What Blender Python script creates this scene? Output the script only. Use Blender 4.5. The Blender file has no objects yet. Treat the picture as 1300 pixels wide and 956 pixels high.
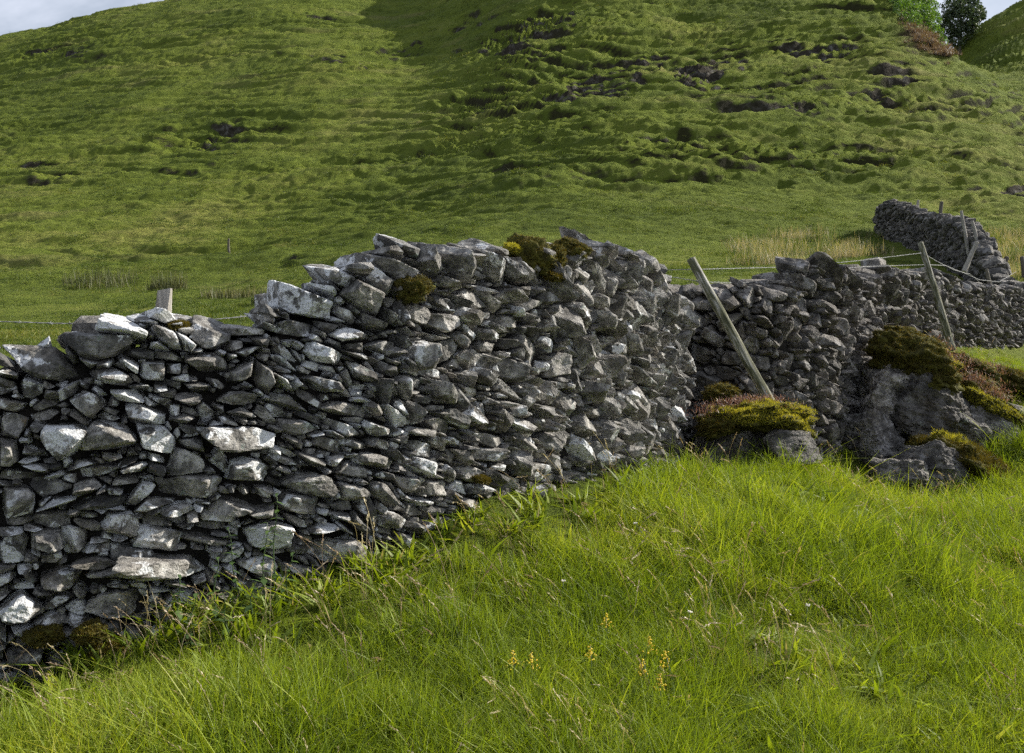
import bpy, bmesh, math, random
import numpy as np
from mathutils import Vector

random.seed(7)
F, CH, HY = 1300.0, 1.6, 433.0          # focal length in photo pixels, eye height, horizon row
scene = bpy.context.scene
COL = scene.collection
rad = math.radians

# ------------------------------------------------------------------ numpy noise
def _hash(ix, iy, iz, seed):
    h = (ix.astype(np.int64) * 374761393 + iy.astype(np.int64) * 668265263 + iz.astype(np.int64) * 2147483647 + seed * 974634777) & 0xffffffff
    h = ((h ^ (h >> 13)) * 1274126177) & 0xffffffff
    h = ((h ^ (h >> 16)) * 2246822519) & 0xffffffff
    return ((h ^ (h >> 15)) & 0xffff) / 32767.5 - 1.0

def vnoise(x, y, z=None, seed=0):
    x = np.asarray(x, float); y = np.asarray(y, float)
    z = np.zeros_like(x) if z is None else np.asarray(z, float)
    ix, iy, iz = np.floor(x), np.floor(y), np.floor(z)
    fx, fy, fz = x - ix, y - iy, z - iz
    ux, uy, uz = (f * f * f * (f * (f * 6 - 15) + 10) for f in (fx, fy, fz))
    out = 0
    for dz in (0, 1):
        wz = uz if dz else 1 - uz
        for dy in (0, 1):
            wy = uy if dy else 1 - uy
            for dx in (0, 1):
                wx = ux if dx else 1 - ux
                out = out + wx * wy * wz * _hash(ix + dx, iy + dy, iz + dz, seed)
    return out

def fbm(x, y, z=None, seed=0, octv=4, gain=.5):
    s, a, f = 0, 1.0, 1.0
    for o in range(octv):
        s = s + a * vnoise(np.asarray(x) * f, np.asarray(y) * f, None if z is None else np.asarray(z) * f, seed + o * 17)
        a *= gain; f *= 2.03
    return s

def sstep(a, b, x):
    t = np.clip((x - a) / (b - a), 0, 1)
    return t * t * (3 - 2 * t)

# ------------------------------------------------------------------ terrain
def W(px, py, Y):
    return np.array([(px - 650) / F * Y, Y, CH - (py - HY) / F * Y])

def z2py(z, Y): return HY + (CH - z) / Y * F

WALLS = {
 'near': dict(plan=[(-420,3.75),(-250,3.95),(-100,4.15),(0,4.3),(150,4.45),(300,4.65),(450,4.9),(500,5.0),(550,5.15),(650,5.6),(750,6.2),(800,6.7),(850,7.5),(876,8.25)],
   base=[(-420,960),(-250,930),(0,868),(150,815),(300,765),(450,722),(500,705),(550,682),(650,642),(750,612),(800,600),(850,588),(876,575)],
   top=[(-420,440),(-100,440),(0,438),(30,440),(70,425),(110,415),(150,405),(190,400),(232,402),(250,418),(310,428),(340,405),(352,385),(365,368),(405,365),(412,350),(430,338),(460,336),(472,322),(520,314),(560,318),(600,330),(620,318),(680,320),(730,310),(780,314),(800,324),(838,334),(846,356),(860,374),(880,392)]),
 'middle': dict(plan=[(835,9.0),(870,8.75),(900,8.6),(950,8.5),(1000,8.7),(1050,9.15),(1080,9.8),(1105,11.0),(1118,11.8)],
   base=[(835,560),(870,560),(950,585),(1000,590),(1050,590),(1080,565),(1105,500),(1118,470)],
   top=[(835,368),(880,366),(925,368),(942,360),(965,366),(1000,378),(1013,350),(1030,340),(1055,335),(1078,342),(1086,352),(1118,356)]),
 'right': dict(plan=[(1085,11.4),(1110,12.2),(1140,13.4),(1200,16),(1260,18.5),(1300,20),(1380,23),(1480,27)],
   base=[(1085,470),(1110,456),(1140,446),(1200,440),(1260,441),(1300,443),(1380,446),(1480,448)],
   top=[(1085,352),(1110,345),(1140,339),(1160,345),(1200,350),(1230,360),(1300,369),(1380,374),(1480,378)]),
 'far': dict(plan=[(1274,20.3),(1262,20.9),(1250,21.7),(1238,23.5),(1215,27),(1190,31),(1160,35.5),(1125,41),(1110,43.5)],
   base=[(1274,396),(1262,388),(1250,380),(1238,365),(1215,347),(1190,332),(1160,317),(1125,305),(1110,302)],
   top=[(1274,366),(1262,354),(1250,338),(1242,316),(1230,298),(1215,284),(1190,277),(1160,270),(1130,258),(1118,260),(1110,272)]),
}
ctrl = []
def cz(px, Y, z): ctrl.append((px, Y, z2py(z, Y)))
def cp(*a): ctrl.extend(a)
for px in (-300, 200, 650, 1100, 1600):
    cz(px, 1.2, 0.0)
for a in [(-300,2.5,.03),(0,2.5,.05),(650,2.5,.1),(1300,2.5,.0),(1600,2.5,0),(0,3.5,.1),(300,3.6,.2),(650,3.6,.3),(1000,3.6,.24),(1300,3.6,.1),(1600,3.6,.05),
          (650,4.8,.48),(900,4.8,.42),(1300,4.8,.14),(800,6,.63),(1000,6,.52),(1300,6,.22),(1600,6,.25),(950,7.2,.66),(1100,7.5,.42),(1300,7.5,.34),(1600,8,.5)]:
    cz(*a)
for w, skip in (('near', 1), ('middle', 1), ('right', 1), ('far', 1)):
    d = WALLS[w]
    for (px, Y) in d['plan'][1:-1 if w != 'right' else None]:
        ctrl.append((px, Y, float(np.interp(px, *zip(*d['base'])) if w != 'far' else np.interp(px, *zip(*sorted(d['base']))))))
for a in [(0,6.2,.45),(300,6.6,.7),(650,7.6,1.0),(-300,6,.3),(0,8.5,.85),(300,9,1.15),(700,9.5,1.45),(900,10.5,1.75)]:
    cz(*a)
cp((-300,12,475),(0,12,455),(300,12,446),(650,12,405),(900,13,380),(-300,20,432),(0,20,417),(300,20,407),(650,20,358),(900,20,353),
   (-300,35,390),(0,35,372),(300,35,360),(650,35,312),(900,35,322),(1020,16,368),(1060,24,345),(1060,35,325),
   (-300,55,335),(0,55,312),(300,55,298),(540,55,262),(700,55,235),(900,52,250),(1100,52,262),
   (-300,80,270),(0,80,232),(300,80,205),(540,80,180),(700,80,135),(900,78,130),(1100,72,160),
   (-300,110,190),(0,110,142),(300,110,95),(430,110,72),(540,110,78),(680,108,20),(900,100,38),(1100,90,70),
   (-300,140,130),(0,135,78),(0,150,49),(0,165,50),(0,190,90),(60,152,35),(130,153,15),(220,155,0),(220,175,6),(220,210,60),(350,150,-25),(430,140,0),(540,140,0),(650,135,-70),
   (350,200,-30),(540,190,-90),(700,180,-150),(700,230,-100),(900,120,-40),(900,150,-110),(900,200,-80),(1100,104,0),(1100,120,-40),(1100,145,20),
   (1160,98,30),(1160,108,2),(1160,118,20),(1160,140,90),(1200,98,62),(1215,103,72),(1215,116,95),(1215,140,150),
   (1250,96,93),(1300,92,118),(1300,104,130),(1300,120,165),(1300,150,210),(1300,30,355),(1300,45,290),(1300,60,222),(1300,76,160),(1200,60,215),(1200,45,285),
   (1400,40,320),(1450,60,250),(1450,90,185),(1450,120,215),(1600,30,380),(1600,60,270),(1600,90,220),(1600,130,240),(1600,15,460),(1600,20,430),(1350,12,485),
   (1100,8.8,625),(1150,9.0,635),(1200,9.0,640),(1150,9.9,590),(1180,10.6,545),(1160,12,468),(1230,11,520),(1290,10,545),(1290,14,466),(1250,9.3,612),(950,7.95,600),(800,6.3,622),(850,7.0,612),(880,7.5,604),(700,5.6,655),(600,5.0,690),(-300,200,160),(1600,200,260),(1300,200,260),(0,260,160),(700,300,-40),(1300,300,300))

def _basis(px, Y):
    return np.stack([(np.asarray(px, float) - 650) / 500.0, np.log(np.asarray(Y, float)) * 1.5], -1)

class TPS:
    def __init__(s, pts, lam=1e-3):
        p = np.array(pts, float); s.c = _basis(p[:, 0], p[:, 1]); n = len(p)
        d = np.linalg.norm(s.c[:, None] - s.c[None], axis=-1)
        K = d * d * np.log(d + 1e-9) + lam * np.eye(n)
        Pm = np.c_[np.ones(n), s.c]
        A = np.block([[K, Pm], [Pm.T, np.zeros((3, 3))]])
        v = p[:, 2] / 100
        s.w = np.linalg.solve(A, np.r_[v, 0, 0, 0])
    def __call__(s, px, Y):
        px = np.clip(px, -380, 1680); sh = np.shape(px); b = _basis(np.ravel(px), np.ravel(Y))
        out = np.empty(len(b)); n = len(s.c)
        for i in range(0, len(b), 40000):
            q = b[i:i + 40000]
            d2 = ((q[:, None] - s.c[None]) ** 2).sum(-1)
            out[i:i + 40000] = (.5 * d2 * np.log(d2 + 1e-12)) @ s.w[:n] + s.w[n] + q @ s.w[n + 1:]
        return out.reshape(sh) * 100
tps = TPS(ctrl)
far_tps = TPS([(1150,130,230),(1150,170,150),(1150,200,140),(1205,150,125),(1205,190,95),(1225,150,110),(1225,195,46),(1225,230,70),(1250,150,105),(1250,200,28),(1250,240,60),
               (1290,130,170),(1290,160,90),(1290,205,3),(1290,250,40),(1400,130,160),(1400,160,60),(1400,210,-55),(1400,260,0),(1600,130,150),(1600,160,40),(1600,215,-120),(1600,280,-60),(1150,110,330),(1300,110,250),(1600,110,250)])
# places on the hillside where turf is broken: px, py, half width, half height, strength
SCARS = [(860,85,95,20,1.9),(750,108,60,16,1.5),(640,45,60,24,1.7),(700,25,60,14,1.0),(915,70,50,14,1.0),(735,215,60,14,.6),(680,225,50,10,.5),(250,175,55,14,1.0),(235,205,70,12,.9),(85,65,70,12,.9),
         (420,70,70,10,1.1),(480,80,60,10,1.0),(340,90,30,7,1.0),(400,15,45,8,.9),(30,205,50,20,.8),(60,220,40,12,.8),(290,155,30,6,.9),(1200,200,50,10,.6),(1100,185,60,10,.5),(1240,235,30,7,.5),
         (1140,90,30,10,1.2),(1110,110,40,10,1.2),(930,210,60,8,.5),(620,130,30,8,.8),(840,180,50,10,.9),(1030,60,70,16,1.0),(900,290,120,10,.4),(520,60,50,8,.8),(1290,250,40,10,1.0),(790,240,60,10,.3),(980,130,90,12,.8),(640,215,60,8,.5),(305,317,26,4,1.0),(340,322,26,4,1.0),(375,330,24,4,1.0),(400,335,18,4,1.0)]

def terrain(px, Y, fn=tps):
    """world height on the ray column px at depth Y, with turf relief; also returns a broken-ground mask"""
    px = np.asarray(px, float); Y = np.asarray(Y, float)
    py = fn(px, Y)
    X = (px - 650) / F * Y
    z = CH - (py - HY) / F * Y
    far = sstep(14, 45, Y)
    sc = np.zeros_like(z)
    if fn is tps:
        for (a, b, w, h, s) in SCARS:
            sc = np.maximum(sc, s * np.exp(-((px - a) / w) ** 2 * .8 - ((py - b) / h) ** 2 * .8))
        sc = np.where(Y > 20, sc, 0) * sstep(-.7, .25, fbm(X / 3.2, Y / 2.4, None, 91, 3))
    patch = sstep(-.25, .75, fbm(X / 13, Y / 13, z / 7, 5, 3))
    m = ((.5 + .7 * patch) * (0.35 + .65 * sstep(30, 62, Y)) + .4 * sstep(520, 720, px) * sstep(50, 65, Y)) + .95 * sc
    warp = 1.3 * fbm(X / 17, Y / 10, None, 11, 3) + .16 * fbm(X / 3.4, Y / 2.2, None, 12, 2)
    dz = 0
    for H, k, sd in ((1.9, .42, 0), (0.95, .85, .37), (.45, .85, .11)):
        f = (z + warp * (1 if H > 2 else .7)) / H + sd
        fr = f - np.floor(f)
        st = np.where(fr < .72, fr * .35 / .72, .35 + .65 * sstep(.72, 1, fr))
        gate = sstep(-.25, .4, fbm(X / 12 + 9 * sd, Y / 3.5, f * .13, 23, 3))
        dz = dz + (st - fr) * H * k * 1.6 * gate * m
    lump = .25 * fbm(X / 6.5, Y / 2.6, None, 31, 4) * (.4 + m) + .1 * fbm(X / .9, Y / .5, None, 41, 3) * (.5 + m)
    zz = z + far * (dz + lump) + (1 - far) * (.05 * fbm(X / 1.1, Y / 1.1, None, 51, 3) + .012 * fbm(X / .2, Y / .2, None, 52, 2))
    return zz, sc

def ground(X, Y):
    X = np.atleast_1d(np.asarray(X, float)); Y = np.atleast_1d(np.asarray(Y, float))
    return terrain(X / Y * F + 650, Y)[0]

# ------------------------------------------------------------------ mesh helpers
def mesh_np(name, V, faces, mat=None, smooth=True, attrs=None):
    """V (n,3); faces (m,3) or (m,4) int array"""
    me = bpy.data.meshes.new(name)
    V = np.ascontiguousarray(V, dtype=np.float32); faces = np.ascontiguousarray(faces, dtype=np.int32)
    k = faces.shape[1]
    me.vertices.add(len(V)); me.vertices.foreach_set('co', V.ravel())
    me.loops.add(faces.size); me.loops.foreach_set('vertex_index', faces.ravel())
    me.polygons.add(len(faces)); me.polygons.foreach_set('loop_start', np.arange(0, faces.size, k, dtype=np.int32))
    me.update(calc_edges=True)
    me.polygons.foreach_set('use_smooth', np.full(len(faces), smooth))
    for n, a in (attrs or {}).items():
        at = me.attributes.new(n, 'FLOAT', 'POINT'); at.data.foreach_set('value', np.ascontiguousarray(a, dtype=np.float32))
    if mat: me.materials.append(mat)
    return me

def link(name, me, parent=None, loc=(0, 0, 0), col=None, **props):
    o = bpy.data.objects.new(name, me); (col or COL).objects.link(o)
    if parent: o.parent = parent
    o.location = loc
    for k, v in props.items(): o[k] = v
    return o

def thing(name, loc, label, category, group=None):
    o = bpy.data.objects.new(name, None); COL.objects.link(o); o.location = loc
    o.empty_display_size = .1
    o['label'] = label; o['category'] = category
    if group: o['group'] = group
    return o

class MB:
    """collects geometry as triangles/quads (quads stored as two triangles)"""
    def __init__(s): s.v = []; s.f = []; s.a = []; s.n = 0
    def add(s, V, Fc, a=0.0):
        V = np.asarray(V, float); Fc = np.asarray(Fc, int)
        if Fc.shape[1] == 4: Fc = np.r_[Fc[:, [0, 1, 2]], Fc[:, [0, 2, 3]]]
        s.v.append(V); s.f.append(Fc + s.n); s.a.append(np.broadcast_to(np.asarray(a, float), (len(V),))); s.n += len(V)
    def mesh(s, name, mat, smooth=True):
        return mesh_np(name, np.concatenate(s.v), np.concatenate(s.f), mat, smooth, {'rnd': np.concatenate(s.a)})

def tube(pts, radii, n=8, caps=True):
    pts = np.asarray(pts, float); m = len(pts)
    radii = np.broadcast_to(radii, (m,))
    T = np.gradient(pts, axis=0); T /= np.linalg.norm(T, axis=1)[:, None] + 1e-9
    up = np.array([0, 0, 1.0]) if abs(T[0][2]) < .9 else np.array([1.0, 0, 0])
    A = np.cross(T, up); A /= np.linalg.norm(A, axis=1)[:, None] + 1e-9
    B = np.cross(T, A)
    th = np.linspace(0, 2 * np.pi, n, endpoint=False)
    V = pts[:, None] + radii[:, None, None] * (np.cos(th)[None, :, None] * A[:, None] + np.sin(th)[None, :, None] * B[:, None])
    V = V.reshape(-1, 3)
    fs = []
    for i in range(m - 1):
        for j in range(n):
            a = i * n + j; b = i * n + (j + 1) % n
            fs.append((a, b, b + n, a + n))
    fs = [(a, b, c) for (a, b, c, d) in fs] + [(a, c, d) for (a, b, c, d) in fs]
    if caps:
        V = np.r_[V, pts[:1], pts[-1:]]
        for j in range(n):
            fs.append((m * n, (j + 1) % n, j)); fs.append((m * n + 1, (m - 1) * n + j, (m - 1) * n + (j + 1) % n))
    return V, np.array(fs)

_ico = {}
def ico(sub):
    if sub not in _ico:
        bm = bmesh.new(); bmesh.ops.create_icosphere(bm, subdivisions=sub, radius=1)
        V = np.array([v.co[:] for v in bm.verts]); V /= np.linalg.norm(V, axis=1)[:, None]
        Fc = np.array([[v.index for v in f.verts] for f in bm.faces]); bm.free()
        _ico[sub] = (V, Fc)
    return _ico[sub]

# ------------------------------------------------------------------ materials
class NT:
    def __init__(s, name, world=False):
        s.m = bpy.data.worlds.new(name) if world else bpy.data.materials.new(name)
        s.m.use_nodes = True; s.t = s.m.node_tree; s.t.nodes.clear()
    def n(s, typ, _props=None, **inp):
        nd = s.t.nodes.new(typ)
        for k, v in (_props or {}).items(): setattr(nd, k, v)
        for k, v in inp.items():
            key = int(k[1:]) if k[0] == '_' and k[1:].isdigit() else k.replace('_', ' ')
            s.set(nd.inputs[key], v)
        return nd
    def set(s, sock, v):
        if hasattr(v, 'is_output'): s.t.links.new(v, sock)
        elif hasattr(v, 'outputs'): s.t.links.new(v.outputs[0], sock)
        else:
            if isinstance(v, (tuple, list)) and len(v) == 3 and sock.type == 'RGBA': v = (*v, 1)
            sock.default_value = v
    def noise(s, scale, vec=None, detail=5, rough=.55, dist=0, w=None):
        nd = s.n('ShaderNodeTexNoise', Scale=scale, Detail=detail, Roughness=rough, Distortion=dist)
        if vec is not None: s.set(nd.inputs['Vector'], vec)
        return nd.outputs['Fac']
    def ramp(s, fac, stops, interp='LINEAR'):
        nd = s.n('ShaderNodeValToRGB'); s.set(nd.inputs[0], fac); r = nd.color_ramp; r.interpolation = interp
        while len(r.elements) < len(stops): r.elements.new(.5)
        for e, (p, c) in zip(r.elements, stops):
            e.position = p; e.color = (*c, 1) if isinstance(c, (tuple, list)) else (c, c, c, 1)
        return nd.outputs[0]
    def mix(s, fac, a, b, mode='MIX'):
        nd = s.n('ShaderNodeMix', dict(data_type='RGBA', blend_type=mode))
        s.set(nd.inputs[0], fac); s.set(nd.inputs[6], a); s.set(nd.inputs[7], b)
        return nd.outputs[2]
    def math(s, op, a, b=0.0, clamp=False):
        nd = s.n('ShaderNodeMath', dict(operation=op, use_clamp=clamp)); s.set(nd.inputs[0], a); s.set(nd.inputs[1], b)
        return nd.outputs[0]
    def vmul(s, v, k):
        nd = s.n('ShaderNodeVectorMath', dict(operation='MULTIPLY')); s.set(nd.inputs[0], v); nd.inputs[1].default_value = k
        return nd.outputs[0]
    def attr(s, name): return s.n('ShaderNodeAttribute', dict(attribute_name=name)).outputs['Fac']
    def pos(s): return s.n('ShaderNodeNewGeometry').outputs['Position']
    def bump(s, h, strength, dist, nrm=None):
        nd = s.n('ShaderNodeBump', Strength=strength, Distance=dist); s.set(nd.inputs['Height'], h)
        if nrm is not None: s.set(nd.inputs['Normal'], nrm)
        return nd.outputs[0]
    def out(s, sh): s.n('ShaderNodeOutputMaterial', Surface=sh); return s.m

def stone_mat(name, fine=1.0, white=1.0, tint=(1, 1, 1)):
    m = NT(name); P = m.pos()
    v = m.n('ShaderNodeVectorMath', dict(operation='ADD')); m.set(v.inputs[0], P)
    cx = m.n('ShaderNodeCombineXYZ'); r = m.attr('rnd'); m.set(cx.inputs[0], m.math('MULTIPLY', r, 37.0)); m.set(cx.inputs[2], m.math('MULTIPLY', r, 11.0)); m.set(v.inputs[1], cx)
    v = v.outputs[0]
    base = m.ramp(m.noise(9 * fine, v, 6, .65, .3), [(.3, (.07, .069, .068)), (.43, (.15, .146, .14)), (.53, (.3, .293, .28)), (.68, (.55, .545, .535))])
    tone = m.ramp(r, [(0, (.5, .5, .5)), (.35, (.85, .84, .82)), (.7, (1.05, 1.02, .98)), (1, (1.3, 1.27, 1.22))])
    base = m.mix(1.0, base, tone, 'MULTIPLY')
    # brown weathering and black algae specks
    base = m.mix(m.math('MULTIPLY', m.ramp(m.noise(3.1 * fine, v, 4, .6), [(.5, 0.0), (.68, 1.0)]), .45), base, (.14, .115, .085))
    base = m.mix(m.math('MULTIPLY', m.ramp(m.noise(34 * fine, v, 5, .7), [(.52, 0.0), (.62, 1.0)]), .72), base, (.035, .033, .031))
    base = m.mix(m.math('MULTIPLY', m.ramp(m.noise(5 * fine, v, 5, .7, .6), [(.55, 0.0), (.62, 1.0)]), .6), base, (.06, .057, .053))
    # pale lichen crusts with crisp ragged outlines
    wn = m.math('ADD', m.noise(6.5 * fine, v, 7, .62, .25), m.math('MULTIPLY', m.math('SUBTRACT', m.math('FRACT', m.math('MULTIPLY', r, 7.31)), .5), .16))
    px_ = m.n('ShaderNodeSeparateXYZ', Vector=P).outputs[0]
    if white > 1: wn = m.math('SUBTRACT', wn, m.math('MULTIPLY', m.math('ADD', px_, 1.0, True), .075))
    wm = m.ramp(wn, [(.63 - .045 * white, 0.0), (.655 - .045 * white, 1.0)])
    speck = m.ramp(m.noise(60 * fine, v, 3, .6), [(.36, 0.25), (.46, 1.0)])
    wm = m.math('MULTIPLY', wm, speck)
    base = m.mix(m.math('MULTIPLY', wm, .9 * min(1, white)), base, (.72, .73, .74))
    # grey-green and ochre lichens
    base = m.mix(m.math('MULTIPLY', m.ramp(m.noise(8 * fine, m.vmul(v, (1.3, 1.1, 1.2)), 5, .6), [(.66, 0.0), (.69, 1.0)]), .5), base, (.27, .33, .29))
    base = m.mix(m.math('MULTIPLY', m.ramp(m.noise(13 * fine, m.vmul(v, (.9, 1.3, .8)), 4, .6), [(.7, 0.0), (.73, 1.0)]), .55), base, (.2, .12, .04))
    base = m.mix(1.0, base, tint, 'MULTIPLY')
    h = m.math('ADD', m.noise(28 * fine, v, 8, .68), m.math('MULTIPLY', m.noise(120 * fine, v, 5, .6), .35))
    vo = m.n('ShaderNodeTexVoronoi', dict(feature='F1'), Scale=55 * fine); m.set(vo.inputs['Vector'], v)
    h = m.math('ADD', h, m.math('MULTIPLY', m.ramp(vo.outputs['Distance'], [(0, 0.0), (.35, 1.0)]), .18))
    nb = m.bump(h, 1.0, .02 / fine)
    p = m.n('ShaderNodeBsdfPrincipled', Base_Color=base, Roughness=.82, Normal=nb); p.inputs['Specular IOR Level'].default_value = .35
    return m.out(p)

def simple_mat(name, stops, scale, rough=.8, bump=.4, bdist=.01, detail=6, stretch=None, spec=.3):
    m = NT(name); P = m.n('ShaderNodeTexCoord').outputs['Object'] if stretch else m.pos()
    if stretch: P = m.vmul(P, stretch)
    f = m.noise(scale, P, detail, .62)
    p = m.n('ShaderNodeBsdfPrincipled', Base_Color=m.ramp(f, stops), Roughness=rough, Normal=m.bump(m.noise(scale * 2.3, P, 6, .65), bump, bdist))
    p.inputs['Specular IOR Level'].default_value = spec
    return m.out(p)

def leaf_mat(name, ramp, patch_scale=.8, pdet=4, trans=.45, rough=.55, obj_random=True, dry=None, spec=.06, tip=1.25):
    """thin leaves / blades: colour by instance, place and height; light passes through"""
    m = NT(name)
    r = m.n('ShaderNodeObjectInfo').outputs['Random'] if obj_random else m.attr('rnd')
    b = m.attr('rnd')
    nz = m.noise(patch_scale, m.vmul(m.pos(), (.7, 1, 1.3)), pdet, .6 if pdet == 4 else .72)
    f = m.math('ADD', m.math('ADD', m.math('MULTIPLY', r, .22), m.math('MULTIPLY', b, .4)), m.math('MULTIPLY', m.math('SUBTRACT', nz, .5), 1.3))
    f = m.math('ADD', f, .2)
    c = m.ramp(f, ramp)
    if dry: c = m.mix(m.ramp(b, [(dry[0], 0.0), (dry[0] + .02, 1.0)]), c, dry[1])
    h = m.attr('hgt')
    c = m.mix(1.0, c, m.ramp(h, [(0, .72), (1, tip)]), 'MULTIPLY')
    d = m.n('ShaderNodeBsdfDiffuse', Color=c)
    t = m.n('ShaderNodeBsdfTranslucent', Color=m.mix(1.0, c, (1.15, 1.1, .55), 'MULTIPLY'))
    g = m.n('ShaderNodeBsdfGlossy', Color=(1, 1, .95), Roughness=rough)
    s1 = m.n('ShaderNodeMixShader', _0=trans, _1=d, _2=t)
    s2 = m.n('ShaderNodeMixShader', _0=spec, _1=s1, _2=g)
    return m.out(s2)

def turf_mat():
    m = NT('turf'); P = m.pos()
    big = m.noise(.045, P, 4, .6)
    mid = m.noise(.4, m.vmul(P, (.5, 1, 1.6)), 5, .6)
    fin = m.noise(3.2, m.vmul(P, (.7, 1, 1.5)), 6, .7)
    f = m.math('ADD', m.math('MULTIPLY', big, .5), m.math('ADD', m.math('MULTIPLY', mid, .25), m.math('MULTIPLY', fin, .3)))
    c = m.ramp(f, [(.34, (.03, .045, .008)), (.46, (.07, .094, .013)), (.55, (.11, .138, .019)), (.68, (.18, .18, .045))])
    straw = m.ramp(m.noise(.16, m.vmul(P, (.35, 1.1, 1.6)), 6, .62), [(.58, 0.0), (.72, 1.0)])
    c = m.mix(m.math('MULTIPLY', straw, .55), c, (.2, .17, .07))
    # bare earth and limestone on the steep risers
    N = m.n('ShaderNodeNewGeometry').outputs['Normal']
    nz = m.n('ShaderNodeSeparateXYZ', Vector=N).outputs[2]
    sc = m.attr('scar')
    steep = m.math('ADD', m.math('SUBTRACT', 1.0, nz), m.math('ADD', m.math('MULTIPLY', m.math('SUBTRACT', fin, .5), .5), m.math('MULTIPLY', sc, .3)))
    em = m.ramp(steep, [(.5, 0.0), (.66, 1.0)])
    rockc = m.ramp(m.noise(1.6, P, 6, .7), [(.35, (.018, .015, .01)), (.52, (.045, .038, .028)), (.62, (.1, .093, .08)), (.75, (.24, .23, .21))])
    earth = m.mix(m.ramp(sc, [(.25, 0.0), (.8, 1.0)]), (.03, .03, .011), rockc)
    c = m.mix(em, c, earth)
    bk = m.attr('bracken')
    c = m.mix(m.math('MULTIPLY', bk, .8), c, m.ramp(fin, [(.4, (.08, .05, .03)), (.6, (.15, .1, .065))]))
    h = m.math('ADD', m.noise(2.2, P, 8, .75), m.math('MULTIPLY', m.noise(11, P, 4, .6), .3))
    p = m.n('ShaderNodeBsdfPrincipled', Base_Color=c, Roughness=.95, Normal=m.bump(h, .8, .3)); p.inputs['Specular IOR Level'].default_value = .1
    return m.out(p)

M = dict(
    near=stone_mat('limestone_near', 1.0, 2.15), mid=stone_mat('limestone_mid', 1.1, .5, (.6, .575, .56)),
    far=stone_mat('limestone_far', .8, .35, (.5, .48, .465)), core=simple_mat('rubble_core', [(.3, (.008, .007, .006)), (.7, (.03, .026, .022))], 14, .95, .6, .03),  # core is near-black: shade in the stone gaps is put into its colour
    rock=stone_mat('bedrock', .75, .25, (.85, .82, .8)), turf=turf_mat(),
    wood=simple_mat('weathered_wood', [(.3, (.12, .105, .085)), (.5, (.27, .25, .22)), (.7, (.42, .4, .36))], 9, .85, .5, .004, 7, (7, 7, .6)),
    algae=simple_mat('algae_wood', [(.36, (.045, .047, .025)), (.46, (.1, .1, .055)), (.53, (.19, .185, .145)), (.62, (.34, .33, .3))], 8, .85, .5, .004, 7, (6, 6, .7)),
    dwood=simple_mat('dark_wood', [(.3, (.06, .052, .042)), (.6, (.14, .125, .1)), (.75, (.24, .22, .19))], 9, .85, .5, .004, 7, (7, 7, .7)),
    wire=simple_mat('galvanised_wire', [(.35, (.12, .12, .115)), (.7, (.3, .31, .31))], 30, .6, .1, .001, 3, None, .6),
    moss=simple_mat('moss_bed', [(.35, (.03, .028, .006)), (.55, (.075, .07, .01)), (.7, (.13, .12, .018))], 22, .95, .8, .02),
)
GR_FORE = [(.0, (.055, .095, .003)), (.3, (.125, .185, .008)), (.55, (.2, .27, .014)), (.78, (.31, .36, .03)), (1, (.42, .39, .1))]
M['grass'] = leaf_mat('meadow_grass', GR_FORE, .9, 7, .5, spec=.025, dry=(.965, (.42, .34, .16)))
M['straw'] = leaf_mat('straw', [(0, (.3, .24, .12)), (.5, (.42, .35, .2)), (1, (.52, .45, .29))], 2, 4, .35)
M['purple'] = leaf_mat('seed_heads', [(0, (.2, .12, .09)), (.5, (.34, .25, .17)), (1, (.5, .43, .32))], 2, 4, .35)
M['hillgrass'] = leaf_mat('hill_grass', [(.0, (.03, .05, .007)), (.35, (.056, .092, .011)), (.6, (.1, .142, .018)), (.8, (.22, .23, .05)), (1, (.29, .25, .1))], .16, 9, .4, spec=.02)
M['rush'] = leaf_mat('rushes', [(0, (.04, .06, .015)), (.5, (.09, .1, .03)), (1, (.2, .17, .07))], .5, 4, .3, spec=.03)
M['mosshair'] = leaf_mat('moss_shoots', [(0, (.1, .1, .01)), (.35, (.25, .24, .02)), (.65, (.42, .38, .035)), (1, (.55, .48, .06))], 7, 4, .4, obj_random=False, spec=.02)
M['olive'] = leaf_mat('olive_moss_shoots', [(0, (.03, .025, .004)), (.4, (.075, .06, .008)), (.7, (.13, .1, .012)), (1, (.2, .14, .02))], 9, 4, .3, obj_random=False, spec=.02)
M['sedum'] = leaf_mat('stonecrop', [(0, (.12, .05, .04)), (.4, (.24, .11, .1)), (.7, (.34, .19, .17)), (1, (.26, .24, .08))], 8, 4, .35, obj_random=False)
M['nettle'] = leaf_mat('nettle_leaves', [(0, (.025, .055, .01)), (.5, (.055, .11, .018)), (.8, (.1, .16, .025)), (1, (.3, .24, .04))], 5, 4, .4, obj_random=False)
M['yellow'] = leaf_mat('yellow_petals', [(0, (.55, .42, .01)), (1, (.75, .62, .02))], 5, 4, .4)
M['white'] = leaf_mat('white_petals', [(0, (.55, .52, .5)), (1, (.75, .72, .7))], 5, 4, .3)
M['treeleaf'] = leaf_mat('tree_leaves', [(0, (.02, .038, .016)), (.5, (.045, .075, .028)), (1, (.08, .11, .04))], .5, 4, .3, obj_random=False)
M['shrubleaf'] = leaf_mat('shrub_leaves', [(0, (.04, .1, .008)), (.5, (.09, .18, .014)), (1, (.15, .25, .025))], .5, 4, .45, obj_random=False)
M['bracken'] = leaf_mat('bracken_fronds', [(0, (.09, .055, .03)), (.5, (.17, .105, .07)), (1, (.2, .17, .06))], .5, 4, .3)

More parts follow.
